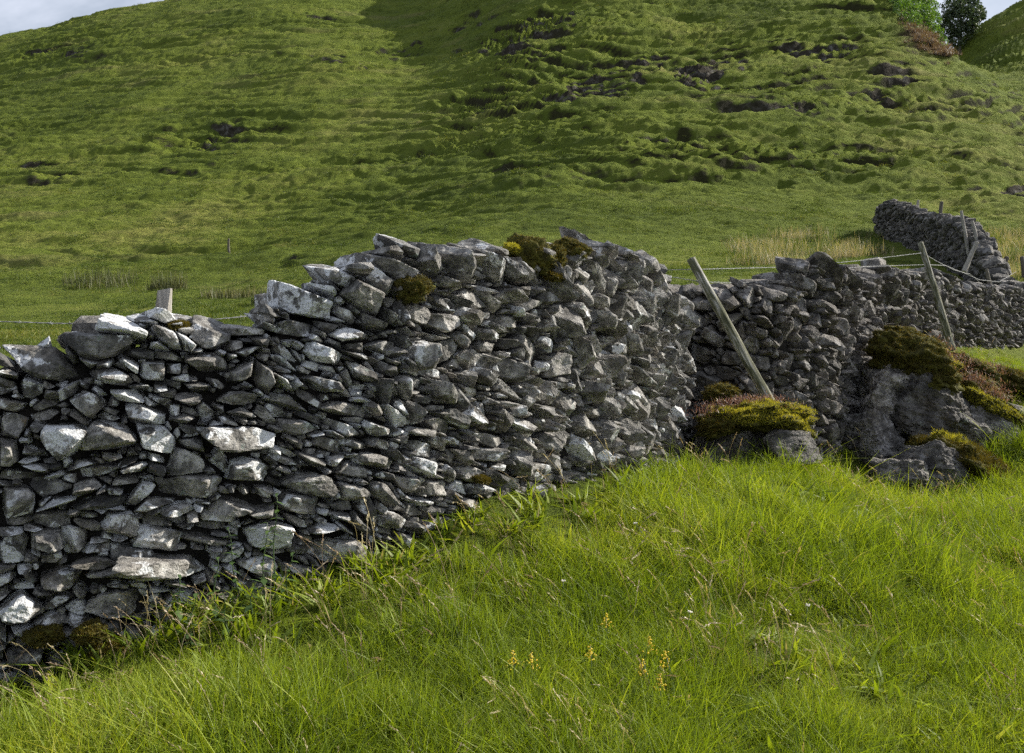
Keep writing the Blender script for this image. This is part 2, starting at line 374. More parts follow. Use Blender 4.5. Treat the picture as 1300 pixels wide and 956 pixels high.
# ------------------------------------------------------------------ terrain meshes
def sheet(name, cols, rows, fn, mat):
    PX, YY = np.meshgrid(cols, rows)
    z, sc = terrain(PX, YY, fn)
    X = (PX - 650) / F * YY
    V = np.stack([X, YY, z], -1).reshape(-1, 3)
    nr, nc = PX.shape
    i = np.arange(nr * nc).reshape(nr, nc)
    q = np.stack([i[:-1, :-1], i[:-1, 1:], i[1:, 1:], i[1:, :-1]], -1).reshape(-1, 4)
    py = HY - (z - CH) / YY * F
    bk = np.exp(-((PX - 1178) / 26) ** 2 - ((py - 45) / 18) ** 2) * (YY > 60) if fn is tps else np.zeros_like(z)
    bk = bk + (np.exp(-((PX - 1200) / 14) ** 2 - ((py - 62) / 8) ** 2) * (YY > 60) if fn is tps else 0)
    me = mesh_np(name, V, q, mat, True, {'scar': sc.ravel(), 'bracken': np.clip(bk * 1.3, 0, 1).ravel()})
    o = link('ground' if fn is tps else 'far_hill', me, kind='structure')
    return o
cols = np.r_[np.linspace(-5200, -320, 50)[:-1], np.linspace(-320, 0, 90)[:-1], np.linspace(0, 1300, 760), np.linspace(1300, 1650, 90)[1:], np.linspace(1650, 6500, 50)[1:]]
rows = np.r_[np.geomspace(.5, 3, 30)[:-1], np.geomspace(3, 14, 200)[:-1], np.geomspace(14, 40, 150)[:-1], np.geomspace(40, 165, 620)[:-1], np.geomspace(165, 420, 50)]
hill = sheet('ground', cols, rows, tps, M['turf'])
sheet('far_hill', np.r_[np.linspace(1140, 1420, 200), np.linspace(1420, 2600, 60)[1:]], np.geomspace(112, 300, 260), far_tps, M['turf'])

# ------------------------------------------------------------------ dry stone walls
class Wall:
    def __init__(s, key):
        d = WALLS[key]; pl = d['plan']; s.key = key
        # smooth the plan in world space
        P = np.array([((px - 650) / F * Y, Y) for px, Y in pl]); PX = np.array([p[0] for p in pl], float)
        t = np.r_[0, np.cumsum(np.linalg.norm(np.diff(P, axis=0), axis=1))]
        tt = np.linspace(0, t[-1], 600)
        Q = np.stack([np.interp(tt, t, P[:, 0]), np.interp(tt, t, P[:, 1])], -1)
        ker = np.hanning(61); ker /= ker.sum()
        for c in range(2):
            e = np.r_[np.full(30, 0) + Q[0, c] + (Q[1, c] - Q[0, c]) * np.arange(-30, 0), Q[:, c], Q[-1, c] + (Q[-1, c] - Q[-2, c]) * np.arange(1, 31)]
            Q[:, c] = np.convolve(e, ker, 'valid')
        s.s = np.r_[0, np.cumsum(np.linalg.norm(np.diff(Q, axis=0), axis=1))]; s.Q = Q; s.L = s.s[-1]
        s.px = Q[:, 0] / Q[:, 1] * F + 650
        srt = lambda a: list(zip(*sorted(a)))
        s.top = CH - (np.interp(s.px, *srt(d['top'])) - HY) / F * Q[:, 1]
        s.base = CH - (np.interp(s.px, *srt(d['base'])) - HY) / F * Q[:, 1]
        T = np.gradient(Q, axis=0); T /= np.linalg.norm(T, axis=1)[:, None]
        s.T = T; N = np.stack([T[:, 1], -T[:, 0]], -1)       # towards the viewer
        mid = np.sum(N * -Q, axis=1).mean()
        s.sign = 1 if mid > 0 else -1
        s.N = N * s.sign
    def at(s, sv):
        f = lambda a: np.interp(sv, s.s, a)
        T = np.stack([f(s.T[:, 0]), f(s.T[:, 1])], -1); N = np.stack([f(s.N[:, 0]), f(s.N[:, 1])], -1)
        return np.stack([f(s.Q[:, 0]), f(s.Q[:, 1])], -1), T, N, f(s.top), f(s.base), f(s.px)
    def s_of_px(s, px):
        o = np.argsort(s.px); return float(np.interp(px, s.px[o], s.s[o]))

def stones(w, sizes, heroes, seed, sub, mat, angf, thick, hero_white=(), nparts=100, push=1.0, label=None):
    """returns list of (V, F, rnd, area) - angular blocks packed into the face of wall w"""
    rng = np.random.default_rng(seed)
    P = []      # s, t(z), a, b, ang, rnd, flags
    def met(a, b, an):
        c, s_ = math.cos(an), math.sin(an); R = np.array([[c, -s_], [s_, c]])
        return R @ np.diag([1 / a ** 2, 1 / b ** 2]) @ R.T
    cen = np.zeros((0, 2)); MM = np.zeros((0, 2, 2))
    s_key = w.key
    q_, T_, N_, _, _, _ = w.at(w.L / 2)
    # is +s to the right in the picture?
    right = 1 if w.px[-1] > w.px[0] else -1
    for h in heroes:
        px, py, wd, ht, an = h[:5]
        sv = w.s_of_px(px); q, T, N, _, _, _ = w.at(sv); Y = q[1]
        fore = abs(T[0] - q[0] / q[1] * T[1])                 # foreshortening of lengths along the wall
        z = CH - (py - HY) / F * Y
        hk = 1.0
        if float(np.interp(sv, w.s, w.top)) - z < .3 / 6 * Y / 1.0 * .9: z -= 7 / F * Y; hk = .9
        P.append((sv, z, hk * wd / 2 / F * Y / max(fore, .35), hk * ht / 2 / F * Y, rad(an) * right, h[5] if len(h) > 5 else rng.random(), 1))
    for p in P:
        cen = np.r_[cen, [[p[0], p[1]]]]; MM = np.r_[MM, [met(*p[2:5])]]
    for (a, asp, tries, tol) in sizes:
        for _ in range(tries):
            sv = rng.uniform(0, w.L)
            aa = a * rng.uniform(.8, 1.25); bb = aa * asp * rng.uniform(.65, 1.35)
            q, T, N, top, base, px = w.at(sv)
            an0, sd, ua = angf(float(px), 0)
            if s_key == 'near' and a > .03: gg = sstep(560, 720, px); aa *= 1 + .2 * gg; bb *= .88 + .6 * gg
            z = rng.uniform(base - .1, top)
            an = rng.normal(an0, sd)
            if rng.random() < .12: an += rng.choice([-1, 1]) * rng.uniform(.5, 1.2)
            an *= right
            vext = math.sqrt((aa * math.sin(an)) ** 2 + (bb * math.cos(an)) ** 2)
            if z + vext > top + (rng.uniform(-.02, .035) if aa > .05 else rng.uniform(-.05, 0)) + (rng.uniform(-.08, .14) if s_key == 'far' else rng.uniform(-.03, .05) if s_key != 'near' else 0) or z < base - .12: continue
            M1 = met(aa, bb, an); p = np.array([sv, z])
            if len(cen):
                e = p - cen; L = np.linalg.norm(e, axis=1) + 1e-9; eh = e / L[:, None]
                r1 = 1 / np.sqrt(np.einsum('ni,ij,nj->n', eh, M1, eh)); r2 = 1 / np.sqrt(np.einsum('ni,nij,nj->n', eh, MM, eh))
                if np.any(L < tol * (r1 + r2)): continue
            P.append((sv, z, aa, bb, an, rng.random(), 0)); cen = np.r_[cen, [p]]; MM = np.r_[MM, [M1]]
    U, Fc = ico(sub)
    out = []
    areas = []
    for i, (sv, z, a, b, an, rd, hero) in enumerate(P):
        e = cen - cen[i]; L = np.linalg.norm(e, axis=1); L[i] = 9e9
        nb = np.argsort(L)[:18]; nb = nb[L[nb] < 1.2]
        q, T, N, top, base, px = w.at(sv)
        pl = []
        big = max(a, b); small = min(a, b)
        for j in nb:
            am = (an + P[j][4]) / 2; cm, sm = math.cos(am), math.sin(am); ex, ey = e[j]
            u, v = ex * cm + ey * sm, -ex * sm + ey * cm                       # towards the neighbour, in the pair's bedding frame
            r1 = 1 / max(abs(u) / a, abs(v) / b); r2 = 1 / max(abs(u) / P[j][2], abs(v) / P[j][3])
            un, vn = u / (a + P[j][2]), v / (b + P[j][3])
            hsh = math.sin(sv * 37.1 + P[j][0] * 37.1 + z * 71.3 + P[j][1] * 71.3) * .5
            gu, gv = np.sign(un) * abs(un) ** 4 / (a + P[j][2]), np.sign(vn) * abs(vn) ** 4 / (b + P[j][3])
            gl = math.hypot(gu, gv); gu, gv = gu / gl, gv / gl
            ct, st_ = math.cos(.3 * hsh), math.sin(.3 * hsh); gu, gv = gu * ct - gv * st_, gu * st_ + gv * ct
            nn = np.array([gu * cm - gv * sm, gu * sm + gv * cm])
            hh = (e[j] @ nn) * r1 / (r1 + r2)
            if hh < .008: nn = e[j] / L[j]; hh = L[j] * r1 / (r1 + r2)
            gap = .001 + .022 * small / .06 * rng.random() ** 3
            pl.append((nn[0], nn[1], rng.uniform(-.12, .22), max(hh - gap, .01)))
        ca, sa = math.cos(an), math.sin(an)
        for k in range(4):                                     # own outline: bed, top and two broken ends
            ph = k * math.pi / 2 + rng.normal(0, .3 if k % 2 == 0 else .13)
            hh = (a if k % 2 == 0 else b) * rng.uniform(.92, 1.1)
            pl.append((math.cos(ph + an), math.sin(ph + an), rng.uniform(-.15, .35), hh))
        for _ in range(rng.integers(0, 3)):                    # knocked-off corners
            ph = rng.choice([.6, 2.5, 3.8, 5.6]) + rng.normal(0, .25); n2 = np.array([math.cos(ph) / a, math.sin(ph) / b]); n2 /= np.linalg.norm(n2)
            hh = rng.uniform(1.05, 1.3) * math.hypot(n2[0] * a, n2[1] * b)
            pl.append((ca * n2[0] - sa * n2[1], sa * n2[0] + ca * n2[1], rng.uniform(-.1, .5), hh))
        nside = len(pl)
        topstone = z + small > top - .13
        prot = push * rng.uniform(-.05, .075) + (.02 if hero else 0) + (.02 if topstone else 0)
        c0 = .12 if not topstone else .14
        E = np.array([a * 1.15, b * 1.35, c0 + .05])
        tl = .5 * min(1, .06 / small + .45)
        pl.append((rng.normal(0, tl), rng.normal(-.05, tl), 1, c0 + prot))
        if rng.random() < .75: # second facet gives the split-stone look
            ph = rng.uniform(0, 6.28); k = rng.uniform(.5, 1.5)
            pl.append((math.cos(ph) * k, math.sin(ph) * k, 1, c0 + prot + rng.uniform(-.1, .5) * k * small))
        if rng.random() < .6:      # a broken end face, mostly towards the right-hand end of the block
            k = rng.uniform(.6, 1.5); sg = right * (1 if rng.random() < .8 else -1)
            pl.append((sg * k * ca, sg * k * sa + rng.normal(0, .3), 1, c0 + prot + k * a * rng.uniform(.05, .6)))
        for _ in range(rng.integers(1, 4)):
            ph = rng.uniform(0, 6.28); k = rng.uniform(.7, 2.2)
            rr = math.hypot(a * math.cos(ph - an), b * math.sin(ph - an))
            pl.append((math.cos(ph) * k, math.sin(ph) * k, 1, c0 + prot + rng.uniform(.6, 1.05) * k * rr))
        back = .16 if not topstone else rng.uniform(.12, .26)
        pl.append((0, 0, -1, back))
        for _ in range(3):
            ph = rng.uniform(0, 6.28)
            pl.append((math.cos(ph) * .8, math.sin(ph) * .8, -.6, .6 * back + .8 * small * 1.2))
        pl = np.array(pl); nl = np.linalg.norm(pl[:, :3], axis=1)
        # side planes: height measured at the front face so cells do not swell behind it
        hs = pl[:, 3].copy(); hs[:nside] += np.maximum(pl[:nside, 2], 0) * (c0 * .55)
        n3 = pl[:, :3] / nl[:, None]; hs = np.maximum(hs / nl, .008)
        D = U * E; D = np.stack([ca * D[:, 0] - sa * D[:, 1], sa * D[:, 0] + ca * D[:, 1], D[:, 2]], -1)
        k = np.maximum(D @ n3.T, 0) / hs
        pw = rng.uniform(70, 160)
        kmax = k.max(1)
        r = 1 / (kmax * (np.sum((k / kmax[:, None]) ** pw, axis=1)) ** (1 / pw))
        V = D * r[:, None]
        V[:, 2] -= c0
        # roughness: chips, pits and strata that follow the block's bedding
        so = rd * 91.7 + i * 3.1
        ls = V[:, 0] * ca + V[:, 1] * sa; lt = -V[:, 0] * sa + V[:, 1] * ca
        sc_ = .06 if sub >= 5 else .09
        amp = min(.10 * small + .0035, .0095)
        nz = fbm(ls / (sc_ * 1.6) + so, lt / sc_ + so, V[:, 2] / sc_, 3, 4 if sub >= 5 else 2, .55)
        nr = 1 - np.abs(vnoise(ls / .11 + so, lt / .05, V[:, 2] / .1 + so, 9)) * 2
        ctr = V - np.array([0, 0, -c0]); dn = ctr / (np.linalg.norm(ctr, axis=1)[:, None] + 1e-6)
        nc = fbm(ls / .035 + so, lt / .028, V[:, 2] / .035 + so, 19, 3, .6)
        V = V + dn * (amp * .6 * nz + amp * .5 * nr + amp * .45 * (np.abs(nc) - .4))[:, None]
        Wd = np.empty_like(V)
        Wd[:, 0] = q[0] + T[0] * V[:, 0] + N[0] * V[:, 2]
        Wd[:, 1] = q[1] + T[1] * V[:, 0] + N[1] * V[:, 2]
        Wd[:, 2] = z + V[:, 1]
        flip = np.cross(np.r_[T, 0], [0, 0, 1.0]) @ np.r_[N, 0] < 0
        out.append((Wd, Fc[:, ::-1] if flip else Fc, rd, a * b * (1 if 0 < px < 1300 else .01) * (F / q[1]) ** 2, hero, (float(px), float(HY - (z - CH) / q[1] * F))))
    return out

def build_wall(key, label, sizes, heroes, seed, sub, mat, angf, thick=.55, push=1.0, back_size=.2):
    w = Wall(key)
    q, T, N, top, base, px = w.at(w.L * .5)
    root = thing('dry_stone_wall', (q[0], q[1], float(base)), label, 'wall'); root['kind'] = 'thing'
    L = Vector(root.location)
    st = stones(w, sizes, heroes, seed, sub, mat, angf, thick, push=push)
    order = sorted(range(len(st)), key=lambda i: -(st[i][3] + (1e9 if st[i][4] else 0)))
    first = order[:99]
    off = np.array(L)
    for i in first:
        V, Fc, rd, ar, hero, pp = st[i]
        c = V.mean(0)
        me = mesh_np('stone', V - c, Fc, mat, False, {'rnd': np.full(len(V), rd)})
        link('stone', me, root, tuple(c - off))
    mb = MB()
    for i in order[99:]:
        V, Fc, rd = st[i][:3]; mb.add(V - off, Fc, rd)
    link('small_stones', mb.mesh('small_stones', mat, False), root, kind='stuff')
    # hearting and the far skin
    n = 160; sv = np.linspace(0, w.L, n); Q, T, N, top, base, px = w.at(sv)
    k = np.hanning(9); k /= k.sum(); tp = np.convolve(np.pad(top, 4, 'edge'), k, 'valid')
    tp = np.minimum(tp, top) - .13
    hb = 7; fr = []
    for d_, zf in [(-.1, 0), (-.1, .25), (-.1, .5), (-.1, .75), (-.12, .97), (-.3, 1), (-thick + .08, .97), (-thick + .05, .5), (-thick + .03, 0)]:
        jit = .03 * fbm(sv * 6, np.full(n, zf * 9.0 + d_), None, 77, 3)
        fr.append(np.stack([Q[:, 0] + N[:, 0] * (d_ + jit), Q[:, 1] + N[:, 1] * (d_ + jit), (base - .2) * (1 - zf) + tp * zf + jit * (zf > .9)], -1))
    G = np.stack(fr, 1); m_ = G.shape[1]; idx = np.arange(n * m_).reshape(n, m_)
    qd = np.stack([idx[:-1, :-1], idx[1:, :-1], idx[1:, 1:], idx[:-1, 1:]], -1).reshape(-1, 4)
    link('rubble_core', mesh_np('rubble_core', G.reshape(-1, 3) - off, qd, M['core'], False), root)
    rng = np.random.default_rng(seed + 5); mb = MB(); U, Fc = ico(2)
    zz = 0
    for x in np.arange(0, w.L, back_size * 1.5):
        Q1, T1, N1, t1, b1, _ = w.at(x); z = b1
        while z < t1 - .12:
            hh = back_size * rng.uniform(.3, .55); E = np.array([back_size * rng.uniform(.7, .95), .16, hh])
            V = np.sign(U) * np.abs(U) ** .6 * E * (1 + .15 * rng.normal(size=(len(U), 1)) * .5)
            o = np.array([Q1[0], Q1[1]]) - N1 * (thick - .1 + rng.uniform(-.03, .03)) + T1 * rng.uniform(-.05, .05)
            Wd = np.stack([o[0] + T1[0] * V[:, 0] + N1[0] * V[:, 1], o[1] + T1[1] * V[:, 0] + N1[1] * V[:, 1], z + hh + V[:, 2]], -1)
            mb.add(Wd - off, Fc, rng.random()); z += hh * 1.9
    link('back_stones', mb.mesh('back_stones', mat, False), root, kind='stuff')
    return root, w, st

def ang_near(px, py):
    if px < 330: return (rad(-5), .3, 1)
    if px < 480: return (rad(-20), .25, 1)
    if px < 640: return (rad(-20), .3, 1)
    return (rad(-20 - 32 * min(1, (px - 640) / 160)), .35, 1)
H_NEAR = [(62,457,118,46,-20,.3),(112,431,140,36,-6,.15),(160,413,84,34,-22,.95),(212,420,66,24,-58,.8),(236,428,56,15,-60,.4),(268,424,66,28,-12,.3),(338,480,58,26,-68,.3),(398,382,86,46,-12,.25),
 (376,411,76,32,14,.3),(462,368,76,46,-28,.55),(436,345,50,26,-10,.5),(507,334,80,34,-10,.75),(549,328,44,36,-45,.7),(582,330,46,26,-50,.6),(572,352,30,20,0,.7),
 (80,560,64,66,70,.65),(140,557,80,44,4,.75),(310,557,108,40,-3,.62),(243,620,98,36,3,.7),(20,640,50,46,0,.6),(297,643,92,32,10,.72),(318,598,68,42,2,.8),(398,616,90,36,-6,.85),
 (224,720,124,42,2,.85),(150,770,92,42,-3,.97),(74,736,80,40,-10,.75),(342,680,84,42,-2,.8),(436,702,88,56,-8,.9),(198,686,68,34,-10,.93),(150,665,56,34,-12,.9),(378,641,64,32,-10,.85),
 (26,772,56,46,-6,.8),(30,836,64,34,0,.7),(94,686,44,40,0,.9),(14,700,40,36,5,.5),(38,486,40,34,-30,.4),(196,470,44,32,-5,.9),(142,477,52,24,-4,.6),(14,545,40,44,-50,.7),(12,570,36,38,0,.7),
 (200,560,56,40,-10,.8),(235,590,54,44,-5,.55),(180,625,30,50,-65,.95),(278,655,50,22,0,.6),(330,720,60,30,-6,.9),(110,510,50,34,-40,.5),(62,690,44,30,0,.7),
 (542,452,44,44,-40,.8),(530,397,46,22,-26,.75),(562,408,46,34,-15,.7),(657,472,44,38,-10,.55),(628,558,56,24,-5,.7),(627,578,56,22,0,.5),(700,497,44,26,-55,.8),(748,540,36,36,0,.75),
 (757,336,78,20,-52,.85),(787,340,66,22,-52,.8),(630,336,48,30,-65,.6),(664,338,64,15,-50,.6),(680,343,60,11,-54,.8),(728,350,56,13,-62,.8),(703,345,48,28,-80,.5),(745,345,40,16,-50,.95),(823,333,32,17,22,.6),(605,340,40,16,-25,.6),
 (625,382,48,16,-42,.97),(655,378,34,15,-30,.8),(742,405,40,24,-40,.8),(766,412,46,22,-52,.85),(800,430,44,20,-58,.85),(652,408,50,22,-4,.7),(560,540,50,20,-30,.7),(480,585,54,24,-14,.75),(415,565,46,18,-20,.7),(482,545,50,24,-28,.6),
 (450,625,60,24,-6,.8),(500,660,44,24,-10,.8),(560,620,44,24,-8,.85),(600,640,42,22,-5,.85),(520,615,40,22,-20,.6),(690,600,40,24,0,.8),(720,560,38,34,-60,.7),(812,500,36,26,-60,.7),(836,470,34,22,-55,.8)]
near_root, near_w, near_st = build_wall('near', 'tall dry stone wall of jagged grey limestone filling the left foreground, blotched with white lichen',
   [(.115, .38, 1500, .9), (.085, .42, 5000, .87), (.06, .46, 10000, .86), (.04, .52, 14000, .84), (.026, .6, 14000, .83), (.016, .7, 9000, .84)], H_NEAR, 3, 5, M['near'], ang_near)
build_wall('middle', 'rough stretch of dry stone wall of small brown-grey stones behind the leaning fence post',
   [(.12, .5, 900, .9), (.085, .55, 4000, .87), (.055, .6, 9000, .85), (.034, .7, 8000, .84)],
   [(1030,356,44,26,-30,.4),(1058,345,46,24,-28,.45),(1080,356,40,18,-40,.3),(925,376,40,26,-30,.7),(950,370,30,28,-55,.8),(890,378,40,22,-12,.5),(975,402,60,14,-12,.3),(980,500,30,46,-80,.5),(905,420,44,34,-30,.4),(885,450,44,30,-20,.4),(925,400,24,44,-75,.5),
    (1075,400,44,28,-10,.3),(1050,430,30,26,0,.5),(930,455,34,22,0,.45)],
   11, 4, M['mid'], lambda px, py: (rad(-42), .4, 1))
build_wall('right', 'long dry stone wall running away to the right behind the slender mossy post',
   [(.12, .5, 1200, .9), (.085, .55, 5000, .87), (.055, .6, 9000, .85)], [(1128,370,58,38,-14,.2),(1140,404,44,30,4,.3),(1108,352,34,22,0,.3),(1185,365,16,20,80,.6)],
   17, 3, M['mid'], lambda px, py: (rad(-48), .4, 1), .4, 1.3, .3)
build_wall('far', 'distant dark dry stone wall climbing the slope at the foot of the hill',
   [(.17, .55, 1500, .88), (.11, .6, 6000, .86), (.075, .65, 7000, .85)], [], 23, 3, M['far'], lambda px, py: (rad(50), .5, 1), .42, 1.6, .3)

# ------------------------------------------------------------------ camera, light, sky
cam = bpy.data.cameras.new('camera'); co = bpy.data.objects.new('camera', cam); COL.objects.link(co); scene.camera = co
cam.sensor_width = 36; cam.lens = 36 * F / 1300; cam.clip_end = 3000; cam.clip_start = .05
co.location = (0, 0, CH); co.rotation_euler = (rad(90), 0, 0); cam.shift_y = -(478 - HY) / 1300.0

SUN_EL, SUN_AZ = rad(33), rad(71)       # azimuth from +Y towards +X
sd = bpy.data.lights.new('sun', 'SUN'); so = bpy.data.objects.new('sun', sd); COL.objects.link(so)
sd.energy = 5.0; sd.angle = rad(.55); sd.color = (1, .95, .85)
dirv = Vector((math.sin(SUN_AZ) * math.cos(SUN_EL), math.cos(SUN_AZ) * math.cos(SUN_EL), math.sin(SUN_EL)))
so.rotation_euler = dirv.to_track_quat('Z', 'Y').to_euler()

w = NT('World', True); scene.world = w.m
sky = w.n('ShaderNodeTexSky', dict(sky_type='NISHITA', sun_disc=False, sun_elevation=SUN_EL, sun_rotation=SUN_AZ, air_density=1.2, dust_density=1.5, ozone_density=1.5))
tc = w.n('ShaderNodeTexCoord').outputs['Generated']
cl = w.ramp(w.noise(3.2, w.vmul(tc, (1, 1, 2.4)), 7, .58, .3), [(.34, 0.0), (.56, 1.0)])
skc = w.mix(w.math('MULTIPLY', cl, .75), sky, (9.6, 10.2, 11.8))
bg = w.n('ShaderNodeBackground', Color=skc, Strength=.057)
w.n('ShaderNodeOutputWorld', Surface=bg)

scene.render.engine = 'CYCLES'
scene.cycles.use_denoising = False
scene.cycles.max_bounces = 4; scene.cycles.transmission_bounces = 3; scene.cycles.diffuse_bounces = 3; scene.cycles.glossy_bounces = 2; scene.cycles.use_light_tree = False
scene.cycles.use_adaptive_sampling = True; scene.cycles.adaptive_threshold = .03
vs = scene.view_settings; vs.view_transform = 'Standard'; vs.look = 'None'; vs.exposure = .71; vs.gamma = 1
# ------------------------------------------------------------------ vegetation
rng = np.random.default_rng(99)
def blades(n, R, h, wd, lean=.35, curve=.5, seg=4, seed=0, bias=(0, 0), hvar=.35, flatbase=False):
    r = np.random.default_rng(seed)
    rr = R * np.sqrt(r.random(n)); th = r.random(n) * 6.283
    bx, by = rr * np.cos(th), rr * np.sin(th)
    H = h * r.uniform(1 - hvar, 1 + hvar, n); az = r.random(n) * 6.283
    ln = np.abs(r.normal(0, lean, n)) + .05; cv = r.uniform(.1, 1, n) * curve
    dx, dy = np.cos(az) * ln + bias[0], np.sin(az) * ln + bias[1]
    wa = r.random(n) * 6.283; w = wd * r.uniform(.6, 1.3, n)
    V = []; A = []
    for k in range(seg + 1):
        t = k / seg
        out = t * 1.0 + cv * t * t
        x = bx + dx * H * out; y = by + dy * H * out; z = H * (t - .35 * cv * t * t * (np.hypot(dx, dy) + .3))
        ww = w * (1 - t ** 1.6) * .5 + (.0002)
        V.append(np.stack([x - np.cos(wa) * ww, y - np.sin(wa) * ww, z], -1)); V.append(np.stack([x + np.cos(wa) * ww, y + np.sin(wa) * ww, z], -1)); A += [t, t]
    V = np.stack(V, 1); m = V.shape[1]; V = V.reshape(-1, 3)
    b = np.arange(n)[:, None] * m; fs = []
    for k in range(seg): fs.append(np.stack([b[:, 0] + 2 * k, b[:, 0] + 2 * k + 1, b[:, 0] + 2 * k + 3, b[:, 0] + 2 * k + 2], -1))
    Fq = np.concatenate(fs); rd = np.repeat(r.random(n), m); hg = np.tile(A, n)
    return V, Fq, rd, hg

def tuft_mesh(name, parts, mat):
    vs_, fs_, rs, hs, k = [], [], [], [], 0
    for V, Fq, rd, hg in parts:
        vs_.append(V); fs_.append(Fq + k); rs.append(rd); hs.append(hg); k += len(V)
    return mesh_np(name, np.concatenate(vs_), np.concatenate(fs_), mat, True, {'rnd': np.concatenate(rs), 'hgt': np.concatenate(hs)})

def collection(name, meshes):
    c = bpy.data.collections.new(name)
    for i, me in enumerate(meshes):
        o = bpy.data.objects.new(name, me); c.objects.link(o)
    return c

def scatter(name, pts, col, scl, tilt=.12, yaw=None, nrm=None, label=None):
    n = len(pts); r = np.random.default_rng(len(pts))
    me = bpy.data.meshes.new(name); me.vertices.add(n); me.vertices.foreach_set('co', np.asarray(pts, np.float32).ravel())
    rot = np.stack([r.normal(0, tilt, n), r.normal(0, tilt, n), r.random(n) * 6.283 if yaw is None else yaw + r.normal(0, .6, n)], -1)
    a = me.attributes.new('rot', 'FLOAT_VECTOR', 'POINT'); a.data.foreach_set('vector', rot.astype(np.float32).ravel())
    a = me.attributes.new('scl', 'FLOAT', 'POINT'); a.data.foreach_set('value', np.broadcast_to(scl, (n,)).astype(np.float32).copy())
    o = link(name, me, kind='stuff')
    if label: o['label'] = label
    ng = bpy.data.node_groups.new(name, 'GeometryNodeTree')
    ng.interface.new_socket('Geometry', in_out='INPUT', socket_type='NodeSocketGeometry'); ng.interface.new_socket('Geometry', in_out='OUTPUT', socket_type='NodeSocketGeometry')
    N = ng.nodes.new; gi, go = N('NodeGroupInput'), N('NodeGroupOutput'); ip = N('GeometryNodeInstanceOnPoints'); ci = N('GeometryNodeCollectionInfo')
    ci.inputs['Collection'].default_value = col; ci.inputs['Separate Children'].default_value = True; ci.inputs['Reset Children'].default_value = True
    ar = N('GeometryNodeInputNamedAttribute'); ar.data_type = 'FLOAT_VECTOR'; ar.inputs[0].default_value = 'rot'
    asc = N('GeometryNodeInputNamedAttribute'); asc.data_type = 'FLOAT'; asc.inputs[0].default_value = 'scl'
    e2r = N('FunctionNodeEulerToRotation')
    L = ng.links.new
    L(gi.outputs[0], ip.inputs['Points']); L(ci.outputs[0], ip.inputs['Instance']); ip.inputs['Pick Instance'].default_value = True
    L(ar.outputs['Attribute'], e2r.inputs[0]); L(e2r.outputs[0], ip.inputs['Rotation']); L(asc.outputs['Attribute'], ip.inputs['Scale'])
    L(ip.outputs[0], go.inputs[0])
    md = o.modifiers.new('scatter', 'NODES'); md.node_group = ng
    return o

def front_Y(px):
    px = np.asarray(px, float)
    a = np.interp(px, *zip(*WALLS['near']['plan'])); b = np.interp(px, *zip(*WALLS['middle']['plan'])); c = np.interp(px, *zip(*WALLS['right']['plan']))
    return np.where(px < 872, a, np.where(px < 1112, b, c))

def on_rock(px, Y):
    """where boulders stand on the ground (keep the sward off them)"""
    k = np.zeros_like(px, bool)
    for (a, y, wd, dp) in [(955, 7.95, 62, .3), (1140, 9.9, 55, .5), (1170, 8.85, 50, .35), (1160, 10.6, 45, .5), (1250, 10.0, 48, .35)]:
        k |= (((px - a) / wd) ** 2 + ((Y - y) / dp) ** 2) < 1
    return k

# foreground sward
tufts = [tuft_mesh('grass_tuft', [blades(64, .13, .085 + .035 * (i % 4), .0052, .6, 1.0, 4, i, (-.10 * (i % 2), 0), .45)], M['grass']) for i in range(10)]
gcol = collection('sward', tufts)
n = 21000
px = rng.uniform(-260, 1560, n); Y = np.exp(rng.uniform(math.log(2.5), math.log(21), n))
keep = (Y < front_Y(px) + .03) & ~on_rock(px, Y)
px, Y = px[keep], Y[keep]
X = (px - 650) / F * Y; Z = ground(X, Y)
pn = fbm(X / 1.1, Y / 1.1, None, 61, 3)
edge = sstep(0, .5, front_Y(px) - Y)
dY = front_Y(px) - Y; edge = sstep(-.1, 1.0, dY)
low = np.where(px < 860, .6 + .4 * sstep(.2, 1.2, dY), 1)
sc = (.66 + .46 * pn) * rng.uniform(.7, 1.25, len(X)) * (1 + .02 * Y) * (.5 + .5 * edge) * low * np.where(Y > 10.5, .6, 1)
scatter('meadow_grass', np.stack([X, Y, Z - .01], -1), gcol, sc, .15, label='long green meadow grass in front of the wall')
